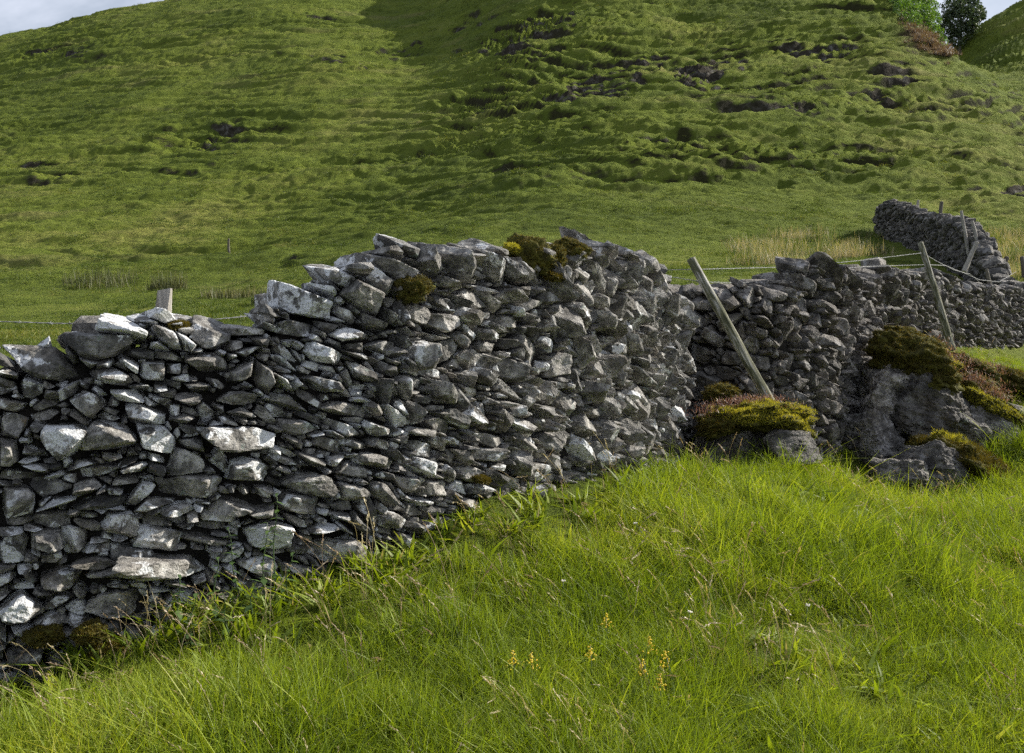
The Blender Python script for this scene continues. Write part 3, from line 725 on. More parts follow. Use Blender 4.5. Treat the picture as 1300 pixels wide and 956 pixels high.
# far bank grass just ahead of the long wall
# seed stalks
def stalk(h, seed, drop=.5, heads=10, head_w=.006, head_len=.09):
    r = np.random.default_rng(seed); az = r.uniform(2.4, 3.9) if r.random() < .7 else r.uniform(0, 6.28); ln = r.uniform(.2, .8)
    drop *= r.uniform(.1, 1); t = np.linspace(0, 1, 9); x = ln * h * t ** 1.7 * math.cos(az); y = ln * h * t ** 1.7 * math.sin(az) * .6; z = h * (t - drop * .35 * t ** 4)
    P_ = np.stack([x, y, z], -1); vs_ = []; fs_ = []; k = 0
    w = .0012
    for off in ((w, 0), (0, w)):
        a = P_ - np.array([*off, 0]); b = P_ + np.array([*off, 0]); V = np.stack([a, b], 1).reshape(-1, 3)
        Fq = np.array([[2 * i, 2 * i + 1, 2 * i + 3, 2 * i + 2] for i in range(8)]); vs_.append(V); fs_.append(Fq + k); k += len(V)
    d = P_[-1] - P_[-2]; d /= np.linalg.norm(d)
    for j in range(heads):
        c = P_[-1] - d * head_len * j / heads + r.normal(0, .002, 3)
        e = d * .016 + r.normal(0, .003, 3); s_ = np.cross(e, r.normal(size=3)); s_ /= np.linalg.norm(s_) + 1e-9; s_ *= head_w * .5 * (1 - abs(j / heads - .5))
        V = np.array([c, c + e * .5 + s_, c + e, c + e * .5 - s_]); vs_.append(V); fs_.append(np.array([[0, 1, 2, 3]]) + k); k += 4
    V = np.concatenate(vs_); Fq = np.concatenate(fs_)
    return V, Fq, np.full(len(V), r.random()), np.clip(V[:, 2] / h, 0, 1)
def shift(p, o): return (p[0] + np.array(o), *p[1:])
sc1 = collection('seed_stalks', [tuft_mesh('seed_stalk', [shift(stalk(.34 + .05 * j, i * 10 + j, .9, 16, .007, .08), (*rng.normal(0, .08, 2), 0)) for j in range(3)], M['purple' if i % 2 else 'straw']) for i in range(8)])
n = 1100
px = rng.uniform(-150, 1450, n); Y = np.exp(rng.uniform(math.log(2.6), math.log(15), n)); keep = (Y < front_Y(px) - .12) & ~on_rock(px, Y)
px, Y = px[keep], Y[keep]; X = (px - 650) / F * Y; Z = ground(X, Y)
keep = fbm(X / .8, Y / .8, None, 71, 2) > -.25
X, Y, Z = X[keep], Y[keep], Z[keep]
scatter('seed_grass', np.stack([X, Y, Z], -1), sc1, rng.uniform(.45, .95, len(X)) * np.clip(Y / 4.6, .6, 1), .12, yaw=0.0, label='thin dry grass stalks with drooping seed heads')

# small broad leaves low in the sward
wt = collection('broad_leaves', [tuft_mesh('broad_leaf_tuft', [blades(16, .07, .09, .02, .9, 1.1, 4, 900 + i)], M['grass']) for i in range(5)])
n = 4200
px = rng.uniform(-200, 1500, n); Y = np.exp(rng.uniform(math.log(2.6), math.log(13), n)); dY = front_Y(px) - Y
keep = (dY > .0) & ~on_rock(px, Y) & ((dY < .5) | (rng.random(n) < .4)); px, Y = px[keep], Y[keep]; X = (px - 650) / F * Y
scatter('meadow_weeds', np.stack([X, Y, ground(X, Y)], -1), wt, rng.uniform(.5, 1.2, len(X)), .2, label='small broad leaves scattered low in the meadow')

# pasture and hillside sward
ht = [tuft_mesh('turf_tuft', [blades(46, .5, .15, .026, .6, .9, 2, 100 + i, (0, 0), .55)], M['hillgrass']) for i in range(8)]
hcol = collection('turf', ht)
def hill_pts(n, Y0, Y1, px0=-60, px1=1360):
    px = rng.uniform(px0, px1, n); Y = np.exp(rng.uniform(math.log(Y0), math.log(Y1), n))
    return px, Y, (px - 650) / F * Y
px, Y, X = hill_pts(80000, 11.5, 168)
_tx, _ty = zip(*(WALLS['near']['top'] + [p for p in WALLS['middle']['top'] if p[0] > 880] + [p for p in WALLS['right']['top'] if p[0] > 1118]))
_k = tps(px, Y) < np.interp(px, _tx, _ty) + 14; px, Y, X = px[_k], Y[_k], X[_k]
keep = (Y > np.where(px < 872, 11, np.interp(px, *zip(*WALLS['middle']['plan'])) + 1.2)) & ~((px > 1080) & (Y < np.interp(px, *zip(*WALLS['right']['plan'])) + .9))
dfar = np.abs(px - np.interp(Y, *zip(*[(b, a) for a, b in WALLS['far']['plan']]))) / F * Y
keep &= ~((Y > 18.5) & (Y < 45) & (px > 1090) & (dfar < .9))
px, Y, X = px[keep], Y[keep], X[keep]
Z, scr = terrain(px, Y); Zn = terrain(px, Y * 1.004)[0]
slope = (Zn - Z) / (Y * .004)
keep = (slope < .85) | (rng.random(len(slope)) < .12)
px, Y, X, Z = px[keep], Y[keep], X[keep], Z[keep]
ts = fbm(X / 2.5, Y / 2.5, Z / 2, 81, 3)
sc = np.clip(.22 + .0062 * Y, .2, .85) * (.75 + .5 * np.clip(ts, -.6, 1)) * rng.uniform(.7, 1.3, len(X))
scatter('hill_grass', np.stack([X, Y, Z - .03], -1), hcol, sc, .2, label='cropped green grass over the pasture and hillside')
px, Y, X = hill_pts(5000, 125, 262, 1190, 1420)
Z = terrain(px, Y, far_tps)[0]
scatter('far_hill_grass', np.stack([X, Y, Z - .03], -1), hcol, rng.uniform(.4, .9, len(X)), .2, label='grass on the farther shaded hill')

# pale tall grass on the bank behind the walls
pt = collection('pale_grass', [tuft_mesh('pale_tuft', [blades(34, .5, .42, .012, .25, .6, 3, 200 + i)], M['straw' if i % 2 else 'hillgrass']) for i in range(6)])
def band(n, x0, x1, Ya, Yb, seed):
    r = np.random.default_rng(seed); px = r.uniform(x0, x1, n); Y = r.uniform(Ya, Yb, n); X = (px - 650) / F * Y
    k = fbm(X / 1.5, Y / 1.5, None, seed, 2) > -.05
    return np.stack([X, Y, terrain(px, Y)[0] - .03], -1)[k], r
p1, r_ = band(520, 935, 1112, 31, 42, 5); p2, _ = band(900, 1236, 1420, 27, 44, 6)
dfar = np.abs(p2[:, 0] / p2[:, 1] * F + 650 - np.interp(p2[:, 1], *zip(*[(b, a) for a, b in WALLS['far']['plan']]))) / F * p2[:, 1]
pp = np.r_[p1, p2[dfar > 1.0]]
scatter('pale_tall_grass', pp, pt, r_.uniform(.6, 1.25, len(pp)), .1, label='tall straw coloured grass on the bank behind the walls')

# rush clumps in the pasture
RUSH = [(128,352,46,1.0,'wide pale rush clump at the left of the pasture'), (212,360,24,1.25,'darkest upright rush clump, above the weathered grey post'), (290,370,34,.8,'low brownish rush clump between the grey post and the top of the wall'), (342,378,22,1.0,'small green rush clump beside the end of the barbed wire'), (270,262,60,.0,'')]
for (a, b, hw, hs, lab) in RUSH[:4]:
    Yc = None
    for y in np.linspace(20, 70, 300):
        if tps(np.array([float(a)]), np.array([y]))[0] < b + 6: Yc = y; break
    rx = hw / F * Yc
    Pb = blades(int(420), rx, .42 * hs * Yc / 32, .022, .16, .3, 3, a, (0, 0), .4)
    V = Pb[0].copy(); c = np.array([(a - 650) / F * Yc, Yc]);
    V[:, 1] *= 1.0
    g = ground(c[0] + V[:, 0], c[1] + V[:, 1]); z0 = float(ground(*c)[0]); V[:, 2] += g - z0 - .03
    me = tuft_mesh('rush_clump', [(V, *Pb[1:])], M['rush'])
    link('rush_clump', me, None, (c[0], c[1], z0), label=lab, category='rush clump', group='rush clumps in the pasture')

# ------------------------------------------------------------------ boulders, bedrock, moss
def block(E, seed, sub=6, p=22, rough=.05, nplanes=11, R=None, extra=()):
    r = np.random.default_rng(seed); U, Fc = ico(sub); E = np.array(E, float)
    nn = r.normal(size=(nplanes, 3)); nn /= np.linalg.norm(nn, axis=1)[:, None]
    nn = np.r_[nn, [[0, 0, 1], [1, 0, .2], [-1, 0, .1], [0, -1, .25], [0, 1, 0], [0, 0, -1]]]; hs = r.uniform(.72, 1.05, len(nn)); 
    for e_ in extra: nn = np.r_[nn, [e_[:3]]]; hs = np.r_[hs, e_[3]]
    nn /= np.linalg.norm(nn, axis=1)[:, None]
    k = np.maximum(U @ nn.T, 0) / hs; km = k.max(1); rr = 1 / (km * ((k / km[:, None]) ** p).sum(1) ** (1 / p))
    V = U * rr[:, None] * E; s_ = min(E)
    q = V / s_
    d = fbm(q[:, 0] * 2.4 + seed, q[:, 1] * 2.4, q[:, 2] * 4.5, seed, 6, .6) * rough + (1 - 2 * np.abs(vnoise(q[:, 0] * 1.2, q[:, 1] * 1.2 + seed, q[:, 2] * 4, seed + 3))) * rough * .7
    V = V * (1 + d[:, None] * s_ / E.mean())
    return V, Fc
def rotz(V, a):
    c, s_ = math.cos(a), math.sin(a); return V @ np.array([[c, s_, 0], [-s_, c, 0], [0, 0, 1.0]])
def rotx(V, a):
    c, s_ = math.cos(a), math.sin(a); return V @ np.array([[1, 0, 0], [0, c, s_], [0, -s_, c]])
def roty(V, a):
    c, s_ = math.cos(a), math.sin(a); return V @ np.array([[c, 0, -s_], [0, 1, 0], [s_, 0, c]])
def add_block(name, parent, c, E, seed, mat, rz=0, ry=0, rx=0, **kw):
    V, Fc = block(E, seed, **kw); V = rotz(roty(rotx(V, rx), ry), rz)
    off = np.array(parent.location) if parent else np.zeros(3)
    me = mesh_np(name, V, Fc, mat, False, {'rnd': np.full(len(V), (seed * .37) % 1)})
    return link(name, me, parent, tuple(np.array(c) - off))
def moss(name, parent, c, E, seed, hair, n=6000, ln=.02, ry=0, rx=0, lumps=.3, zmin=-.4, hairw=.003):
    r = np.random.default_rng(seed); U, Fc = ico(5)
    q = U * 1.7
    d = fbm(q[:, 0] * 1.3 + seed, q[:, 1] * 1.3, q[:, 2] * 1.6, seed, 6, .62) * lumps
    def shape(U_, d_): return rotx(roty(U_ * np.array(E) * (1 + d_[:, None]), ry), rx)
    V = shape(U, d)
    tri = Fc[r.integers(0, len(Fc), n)]; w = r.dirichlet((1, 1, 1), n)
    P_ = (V[tri] * w[..., None]).sum(1); Nn = np.cross(V[tri[:, 1]] - V[tri[:, 0]], V[tri[:, 2]] - V[tri[:, 0]]); Nn /= np.linalg.norm(Nn, axis=1)[:, None] + 1e-9
    k = (P_[:, 2] > zmin * E[2]); P_, Nn = P_[k], Nn[k]; n = len(P_)
    D = Nn + np.array([0, 0, .5]) + r.normal(0, .45, (n, 3)); D /= np.linalg.norm(D, axis=1)[:, None]; L = ln * r.uniform(.5, 1.5, n)
    S = np.cross(D, r.normal(size=(n, 3))); S /= np.linalg.norm(S, axis=1)[:, None] + 1e-9; S *= hairw * .5
    B = P_ - Nn * .004
    Vh = np.stack([B - S, B + S, B + D * (L * .6)[:, None] + S * .8, B + D * L[:, None], B + D * (L * .6)[:, None] - S * .8], 1).reshape(-1, 3)
    b = np.arange(n)[:, None] * 5; Fh = np.r_[b + np.array([[0, 1, 2]]), b + np.array([[0, 2, 4]]), b + np.array([[4, 2, 3]])]
    me = mesh_np(name, np.r_[V, Vh + 0], np.r_[Fc, Fh + len(V)], None, True,
                 {'rnd': np.r_[np.full(len(V), .3), np.repeat(r.random(n), 5)], 'hgt': np.r_[np.full(len(V), .0), np.tile([0, 0, .6, 1, .6], n)]})
    me.materials.append(M['moss']); me.materials.append(hair)
    mi = np.r_[np.zeros(len(Fc)), np.ones(len(Fh))].astype(np.int32); me.polygons.foreach_set('material_index', mi)
    off = np.array(parent.location) if parent else np.zeros(3)
    return link(name, me, parent, tuple(np.array(c) - off))

c = W(955, 560, 7.95)
b1 = thing('mossy_boulder', tuple(W(955, 588, 7.95)), 'flat-topped boulder under bright yellow-green moss and pink stonecrop at the foot of the leaning post', 'boulder')
add_block('rock', b1, W(950, 568, 8.0), (.42, .3, .24), 41, M['rock'], .1)
add_block('rock', b1, W(1000, 566, 7.62), (.19, .16, .15), 44, M['mid'], .5)
moss('moss', b1, W(965, 528, 7.84), (.36, .28, .1), 51, M['mosshair'], 26000, .022, -.02, hairw=.0028)
moss('moss', b1, W(1000, 543, 7.74), (.2, .17, .11), 52, M['mosshair'], 9000, .022, .5)
moss('moss', b1, W(914, 540, 7.78), (.17, .18, .08), 53, M['olive'], 9000, .022, -.25)
moss('moss', b1, W(915, 500, 8.2), (.13, .1, .07), 54, M['olive'], 4000, .022)
def fuzz_patch(name, parent, pts_px, n, seed, mat, ln=.03, wd=.007, sp=9):
    """small upright shoots on spots given as px, py, Y"""
    r = np.random.default_rng(seed); mb = []
    off = np.array(parent.location)
    for (a, b, y, rxp, ryp) in pts_px:
        m_ = n; P_ = np.array([W(a + r.normal(0, rxp), b + r.normal(0, ryp), y + r.normal(0, .05)) for _ in range(m_)])
        V, Fq, rd, hg = blades(m_, .001, ln, wd, .6, .8, 2, seed + int(a), hvar=.5)
        V = V + np.repeat(P_ - off, 6, 0); mb.append((V, Fq, rd, hg))
    me = tuft_mesh(name, mb, mat); return link(name, me, parent, kind='stuff')
fuzz_patch('stonecrop', b1, [(905, 522, 7.75, 14, 5), (935, 512, 7.8, 16, 4), (962, 507, 7.85, 18, 3), (1000, 520, 7.75, 9, 4)], 420, 61, M['sedum'], .02, .005)

oc = thing('rock_outcrop', tuple(W(1150, 600, 9.6)), 'craggy grey bedrock outcrop topped with dark moss below the bend of the wall', 'rock')
for i, (a, b, y, E, ry, rx) in enumerate([(1135, 510, 10.1, (.46, .45, .45), .3, -.4), (1180, 530, 9.85, (.42, .4, .36), .5, -.35), (1185, 600, 8.95, (.3, .3, .24), .45, -.4), (1108, 560, 9.6, (.28, .25, .34), 0, -.3), (1100, 478, 10.3, (.22, .25, .16), .2, 0), (1145, 606, 8.85, (.3, .25, .17), .1, 0), (1216, 545, 9.8, (.2, .3, .2), .6, 0)]):
    add_block('rock', oc, W(a, b, y), E, 70 + i * 3, M['rock'], .2 * i, ry, rx, rough=.1, p=110, nplanes=15)
moss('moss', oc, W(1155, 455, 9.95), (.34, .34, .22), 81, M['olive'], 20000, .024, .3)
moss('moss', oc, W(1182, 478, 9.75), (.24, .24, .17), 82, M['olive'], 12000, .024, .4)
moss('moss', oc, W(1192, 462, 10.4), (.18, .2, .12), 83, M['mosshair'], 7000, .024, .4)
moss('moss', oc, W(1150, 425, 11.6), (.2, .14, .08), 84, M['olive'], 4000, .022, .2)
moss('moss', oc, W(1178, 566, 9.35), (.16, .14, .07), 85, M['olive'], 5000, .03, .2)
moss('moss', oc, W(1240, 600, 9.0), (.34, .3, .16), 86, M['olive'], 14000, .05, .6)
moss('moss', oc, W(1216, 575, 9.2), (.2, .2, .1), 87, M['mosshair'], 7000, .04, .7)
moss('moss', oc, W(1112, 520, 9.75), (.1, .1, .05), 88, M['olive'], 2500, .03, 0)
fuzz_patch('stonecrop', oc, [(1176, 442, 10.15, 12, 7), (1192, 452, 10.05, 12, 9), (1165, 476, 9.85, 10, 8), (1150, 470, 9.95, 8, 6)], 700, 91, M['sedum'], .026, .006)
sh = thing('mossy_boulder', tuple(W(1250, 545, 10.4)), 'long mossy boulder with dark hollow face on the grass right of the rock outcrop', 'boulder')
add_block('rock', sh, W(1246, 540, 10.1), (.38, .4, .24), 101, M['rock'], 0, .3)
add_block('rock', sh, W(1262, 528, 10.5), (.38, .4, .2), 103, M['rock'], 0, .3)
moss('moss', sh, W(1232, 500, 10.3), (.36, .34, .16), 105, M['olive'], 14000, .025, .38)
moss('moss', sh, W(1262, 524, 9.95), (.34, .2, .11), 106, M['mosshair'], 12000, .025, .62)
moss('moss', sh, W(1288, 555, 9.9), (.12, .14, .2), 107, M['olive'], 6000, .025, .2)
moss('moss', sh, W(1224, 470, 11.1), (.34, .3, .14), 108, M['olive'], 9000, .025, .38)
moss('moss', sh, W(1290, 488, 11.2), (.3, .25, .15), 109, M['olive'], 9000, .03, .4)
fuzz_patch('stonecrop', sh, [(1215, 462, 10.8, 12, 6), (1235, 484, 10.1, 13, 7), (1262, 502, 10.0, 12, 7), (1250, 468, 11, 14, 5)], 600, 111, M['sedum'], .026, .006)

# moss on the near wall
nw = near_w
def on_wall(px, py, out=.0):
    s_ = nw.s_of_px(px); q, T, N, _, _, _ = nw.at(s_); z = CH - (py - HY) / F * q[1]
    return np.array([q[0] + N[0] * out, q[1] + N[1] * out, z])
for (a, b, wd, ht, o_, h_, sd) in [(521, 366, 42, 32, .02, 'olive', 1), (682, 324, 58, 42, -.05, 'olive', 2), (705, 330, 24, 36, .0, 'olive', 3), (730, 316, 40, 24, -.03, 'olive', 4), (668, 315, 20, 12, -.1, 'mosshair', 5),
                                   (58, 803, 40, 22, .06, 'olive', 6), (116, 798, 36, 24, .08, 'olive', 7), (138, 818, 40, 18, .1, 'olive', 8), (232, 414, 20, 10, -.1, 'olive', 9), (606, 608, 22, 7, .03, 'olive', 10), (700, 352, 26, 10, .02, 'olive', 11)]:
    pc = on_wall(a, b, o_); k = pc[1] / F / 2
    moss('moss', near_root, pc, (wd * k, .07, ht * k), 120 + sd, M[h_], 5000, .014, .25 if 600 < a < 760 else 0, 0, .3, -1, .0025)

# ------------------------------------------------------------------ posts and wire
def post(p0, p1, r0, r1, mat, label, name='fence_post', group=None, n=12, category='fence post'):
    p0, p1 = np.array(p0), np.array(p1); t = np.linspace(0, 1, 40); ln_ = float(np.linalg.norm(p1 - p0)); P_ = np.stack([r0 * .5 * np.sin(t * 2.6), 0 * t, t * ln_], -1)
    rr = r0 + (r1 - r0) * t; V, Fc = tube(P_, rr, n)
    nz = fbm(V[:, 0] * 40 + p0[0], V[:, 1] * 40, V[:, 2] * 2.5, 9, 3)
    V[:, :2] *= (1 + .12 * nz)[:, None]; V[-1, 2] += r1 * .3; V[-1 - n - 1:, 2] += 0
    o = link(name, mesh_np(name, V, Fc, mat, True), None, tuple(p0), label=label, category=category)
    o.rotation_euler = Vector((p1 - p0).tolist()).to_track_quat('Z', 'Y').to_euler()
    if group: o['group'] = group
    return o
A0, A1 = W(985, 524, 7.93), W(877, 329, 8.12)
post(A0, A1, .043, .036, M['algae'], 'round grey-green fence post leaning steeply left out of the mossy boulder')
B0, B1 = W(1209, 445, 12.9), W(1168, 308, 12.9)
post(B0, B1, .046, .036, M['algae'], 'slender mossy fence post leaning left before the long wall on the right')
q0 = W(198, 470, 5.15); q1 = W(202, 366, 5.15)
pm = bmesh.new(); bmesh.ops.create_cube(pm, size=1); 
for v in pm.verts:
    t = v.co.z + .5; v.co.x *= .066 - .014 * t; v.co.y *= .05; v.co.z = t * float(q1[2] - q0[2] + .25) - .25; v.co.x += .04 * t + (.012 if v.co.x > 0 and t > .9 else 0)
    if t > .9 and v.co.x < .03: v.co.z -= .012
bmesh.ops.subdivide_edges(pm, edges=pm.edges[:], cuts=5, use_grid_fill=True)
for v in pm.verts: v.co.x += .004 * math.sin(v.co.z * 23 + v.co.y * 90); v.co.y += .004 * math.sin(v.co.z * 31)
me = bpy.data.meshes.new('fence_post'); pm.to_mesh(me); pm.free(); me.materials.append(M['wood'])
link('fence_post', me, None, tuple(q0), label='split grey timber post standing behind the left end of the near wall', category='fence post')
for (x0, y0, x1, y1, Y_, r_, mt, lab) in [
    (1193, 285, 1196, 256, 32, .07, 'dwood', 'dark stub of fence post above the middle of the far wall'), (1165, 270, 1166, 254, 38, .055, 'wood', 'tiny pale fence post above the top end of the far wall'),
    (1230, 325, 1220, 268, 24.5, .045, 'wood', 'tall thin pale post leaning left against the far wall'), (1240, 305, 1234, 281, 24, .045, 'wood', 'short pale stake just right of the tall thin post on the far wall'),
    (1224, 345, 1241, 307, 19.5, .05, 'wood', 'thick grey post leaning right near the foot of the far wall'), (1271, 352, 1279, 326, 23, .06, 'dwood', 'short dark post in the pale grass, left of the two by the right edge'),
    (1300, 352, 1297, 326, 23, .06, 'dwood', 'short dark post in the pale grass at the right edge'), (1258, 372, 1252, 342, 19, .04, 'dwood', 'dark stick between the far wall and the long right wall'),
    (291, 322, 291, 303, 52, .07, 'dwood', 'lone tiny stake beside the dark ditch line in the pasture'), (412, 345, 412, 322, 44, .05, 'dwood', 'tiny thin stake in the pasture just left of the near wall top')]:
    post(W(x0, y0, Y_), W(x1, y1, Y_), r_, r_ * .8, M[mt], lab, n=8)

def spline(P_, n):
    P_ = np.array(P_, float); t = np.r_[0, np.cumsum(np.linalg.norm(np.diff(P_, axis=0), axis=1))]; tt = np.linspace(0, t[-1], n)
    Q = np.stack([np.interp(tt, t, P_[:, i]) for i in range(3)], -1)
    k = np.hanning(9); k /= k.sum(); E_ = np.pad(Q, ((4, 4), (0, 0)), 'edge'); 
    R = np.stack([np.convolve(E_[:, i], k, 'valid') for i in range(3)], -1); R[0] = Q[0]; R[-1] = Q[-1]; return R, t[-1]
def wire(pts, label, r=.0027, barbs=True, name='barbed_wire'):
    P_ = [W(*p) for p in pts]; R, Ln = spline(P_, 260); r_ = np.random.default_rng(int(Ln * 100))
    root = thing(name, tuple(R[0]), label, 'wire')
    mb = MB()
    for s_ in (0, math.pi):
        m_ = 900; Q = np.stack([np.interp(np.linspace(0, 1, m_), np.linspace(0, 1, 260), R[:, i]) for i in range(3)], -1)
        ph = np.linspace(0, Ln / .05 * 6.28 / 2, m_) + s_; Q = Q + np.stack([0 * ph, np.sin(ph) * r * .7, np.cos(ph) * r * .7], -1)
        mb.add(*tube(Q, r * .62, 4))
    link('strand', mb.mesh('strand', M['wire']), root, tuple(-R[0] + np.array(root.location) * 0))
    if barbs:
        mb = MB(); nb = int(Ln / .1)
        for k in range(nb):
            c_ = R[int((k + .5) / nb * 259)]
            for _ in range(2):
                d = r_.normal(size=3); d /= np.linalg.norm(d); mb.add(*tube([c_ - d * .013, c_, c_ + d * .013], [.0006, r * .7, .0006], 4))
        link('barbs', mb.mesh('barbs', M['wire']), root, tuple(-R[0]), kind='stuff')
wire([(-120, 409, 5.0), (0, 408, 5.1), (80, 411, 5.25), (150, 411, 5.35), (200, 410, 5.4), (240, 408, 5.45), (290, 404, 5.6), (345, 398, 5.8), (420, 388, 6.1), (600, 366, 7.2), (835, 343, 8.5), (884, 342, 8.14), (1001, 339, 9.9), (1090, 331, 11.3), (1171, 321, 12.86)], 'upper strand of barbed wire running behind the near wall to both leaning posts')
wire([(790, 346, 8.6), (835, 349, 8.5), (893, 358, 8.1), (940, 359, 8.8), (989, 356, 9.6), (1061, 341, 10.9), (1110, 338, 11.7), (1176, 336, 12.86)], 'lower strand of barbed wire between the two leaning posts, sagging above the middle wall')
wire([(1171, 321, 12.86), (1190, 332, 13.6), (1212, 343, 14.8), (1232, 348, 16.4), (1252, 366, 17.5), (1256, 378, 17.6)], 'slack wire looping right from the top of the slender mossy post', .0035, False)
wire([(1176, 336, 12.86), (1200, 337, 13.9), (1225, 347, 15.4), (1243, 355, 16.4), (1268, 358, 18), (1290, 345, 19.6)], 'slack wire running right from the middle of the slender mossy post over the long wall', .0035, False)

# ------------------------------------------------------------------ nettles, flowers
def leaf(c_, az, el, L, wd, r):
    d = np.array([math.cos(az) * math.cos(el), math.sin(az) * math.cos(el), math.sin(el)]); s_ = np.array([-math.sin(az), math.cos(az), 0]); u = np.cross(d, s_)
    pts_ = []; ts_ = [0, .12, .3, .5, .7, .88, 1]; ws = [.05, .75, 1, .85, .55, .25, 0]
    V = []
    for t, w_ in zip(ts_, ws):
        cc = c_ + d * L * t + np.array([0, 0, -1]) * L * .35 * t * t
        V += [cc - s_ * wd * w_ * .5 + u * -.1 * wd * w_, cc + np.array([0, 0, -.08 * wd]), cc + s_ * wd * w_ * .5 + u * -.1 * wd * w_]
    Fq = []
    for i in range(6):
        b = i * 3; Fq += [(b, b + 1, b + 4, b + 3), (b + 1, b + 2, b + 5, b + 4)]
    return np.array(V), np.array(Fq)
def nettle(base, h, lean, seed, label):
    r = np.random.default_rng(seed); root = thing('nettle', tuple(base), label, 'plant', 'nettles at the foot of the near wall')
    t = np.linspace(0, 1, 12); P_ = np.stack([lean * h * t ** 1.5 + .006 * np.sin(t * 9), -.05 * h * t, h * t], -1)
    V, Fc = tube(P_, np.linspace(.004, .0015, 12), 5)
    link('stem', mesh_np('stem', V, Fc, M['nettle'], True, {'rnd': np.full(len(V), .3), 'hgt': np.full(len(V), .6)}), root)
    parts = []; nw_ = int(h / .035)
    for k in range(nw_):
        u = (k + 1) / nw_; c_ = np.array([np.interp(u, t, P_[:, i]) for i in range(3)]); L = .062 * (1.05 - u * .6) * r.uniform(.8, 1.2); a0 = k * 1.57 + r.normal(0, .3)
        for a_ in (a0, a0 + math.pi):
            if r.random() < .1: continue
            V, Fq = leaf(c_, a_, r.uniform(-.35, .35), L, L * .55, r); parts.append((V, Fq, np.full(len(V), .97 if r.random() < .06 else r.random() * .8), np.full(len(V), .6 + .4 * u)))
    link('leaves', tuft_mesh('leaves', parts, M['nettle']), root)
def gpoint(px_, Y_): return np.array([(px_ - 650) / F * Y_, Y_, float(terrain(np.array([float(px_)]), np.array([Y_]))[0][0])])
for i, (a, Y_, ytop, ln_, lab) in enumerate([(348, 4.5, 625, .03, 'tallest nettle climbing against the near wall, its tip well up the stones'), (334, 4.45, 662, .05, 'second tallest nettle, close on the left of the tallest one'), (303, 4.45, 668, -.12, 'spindly nettle leaning left before the near wall'),
        (272, 4.35, 706, .06, 'slim nettle in front of the long pale stone low in the wall'), (228, 4.25, 728, 0, 'dark bushy nettle, leftmost of the row at the wall foot'), (240, 4.2, 752, .12, 'short nettle beside the dark bushy one at the left'), (318, 4.35, 735, .1, 'short leafy nettle between the spindly and the tall nettles'),
        (362, 4.5, 700, .14, 'nettle leaning right, just right of the tallest one'), (290, 4.2, 752, -.1, 'low yellowing nettle in the grass below the slim nettle')]):
    b_ = gpoint(a, Y_); h_ = CH - (ytop - HY) / F * Y_ - b_[2]; nettle(b_, max(h_, .12), ln_, 300 + i, lab)
def flower(base, h, seed, mat, label, cat, group, plume=True):
    r = np.random.default_rng(seed); root = thing('yellow_flower' if plume else 'white_flower', tuple(base), label, cat, group)
    P_ = np.array([[0, 0, 0], [.01, 0, h * .5], [r.normal(0, .02), 0, h]]); V, Fc = tube(P_, .0015, 4)
    link('stem', mesh_np('stem', V, Fc, M['nettle'], True, {'rnd': np.full(len(V), .4), 'hgt': np.full(len(V), .6)}), root)
    mb = []; U, Fi = ico(1)
    for k in range(34 if plume else 9):
        if plume: u = r.random(); c_ = P_[-1] + np.array([r.normal(0, .011 * (1.2 - u)), r.normal(0, .01 * (1.2 - u)), -.06 * (1 - u)]); s_ = .0032
        else: a_ = k * .7; c_ = P_[-1] + np.array([math.cos(a_) * .007, math.sin(a_) * .007, r.normal(0, .002)]); s_ = .0042
        V = U * s_ * r.uniform(.6, 1.2) + c_; mb.append((V, Fi, np.full(len(V), r.random()), np.ones(len(V))))
    link('blossom', tuft_mesh('blossom', mb, M[mat]), root)
for i, (a, yt, Y_, lab) in enumerate([(850, 836, 3.75, 'fullest yellow flower plume, rightmost of the yellow ones'), (822, 850, 3.7, 'small yellow flower just left of the fullest plume'), (748, 842, 3.75, 'upright yellow flower spike in the grass midway along the row'), (766, 808, 4.1, 'tiny yellow flower standing above and right of the midway spike'),
        (672, 845, 3.7, 'yellow flower near the left end of the row, beside a dry seed head'), (650, 844, 3.72, 'leftmost yellow flower of the row'), (814, 832, 3.85, 'yellow flower tall and narrow, second from the fullest plume'), (835, 858, 3.6, 'low yellow flower under the fullest plume')]):
    b_ = gpoint(a, Y_); flower(b_, max(CH - (yt - HY) / F * Y_ - b_[2], .2), 400 + i, 'yellow', lab, 'flower', 'yellow flowers low in the meadow')
WL = ['in the upper meadow below the mossy boulder', 'in the middle of the meadow', 'in the meadow nearest the wall', 'low in the meadow above the yellow flowers', 'on the right side of the meadow', 'below the rock outcrop']
for i, (a, yt, Y_) in enumerate([(818, 672, 5.2), (712, 742, 4.6), (958, 690, 5.3), (868, 781, 4.2), (1020, 770, 4.4), (1110, 690, 5.6)]):
    b_ = gpoint(a, Y_); flower(b_, max(CH - (yt - HY) / F * Y_ - b_[2], .16), 450 + i, 'white', 'tiny white flower head ' + WL[i], 'flower', 'white flowers in the meadow', False)

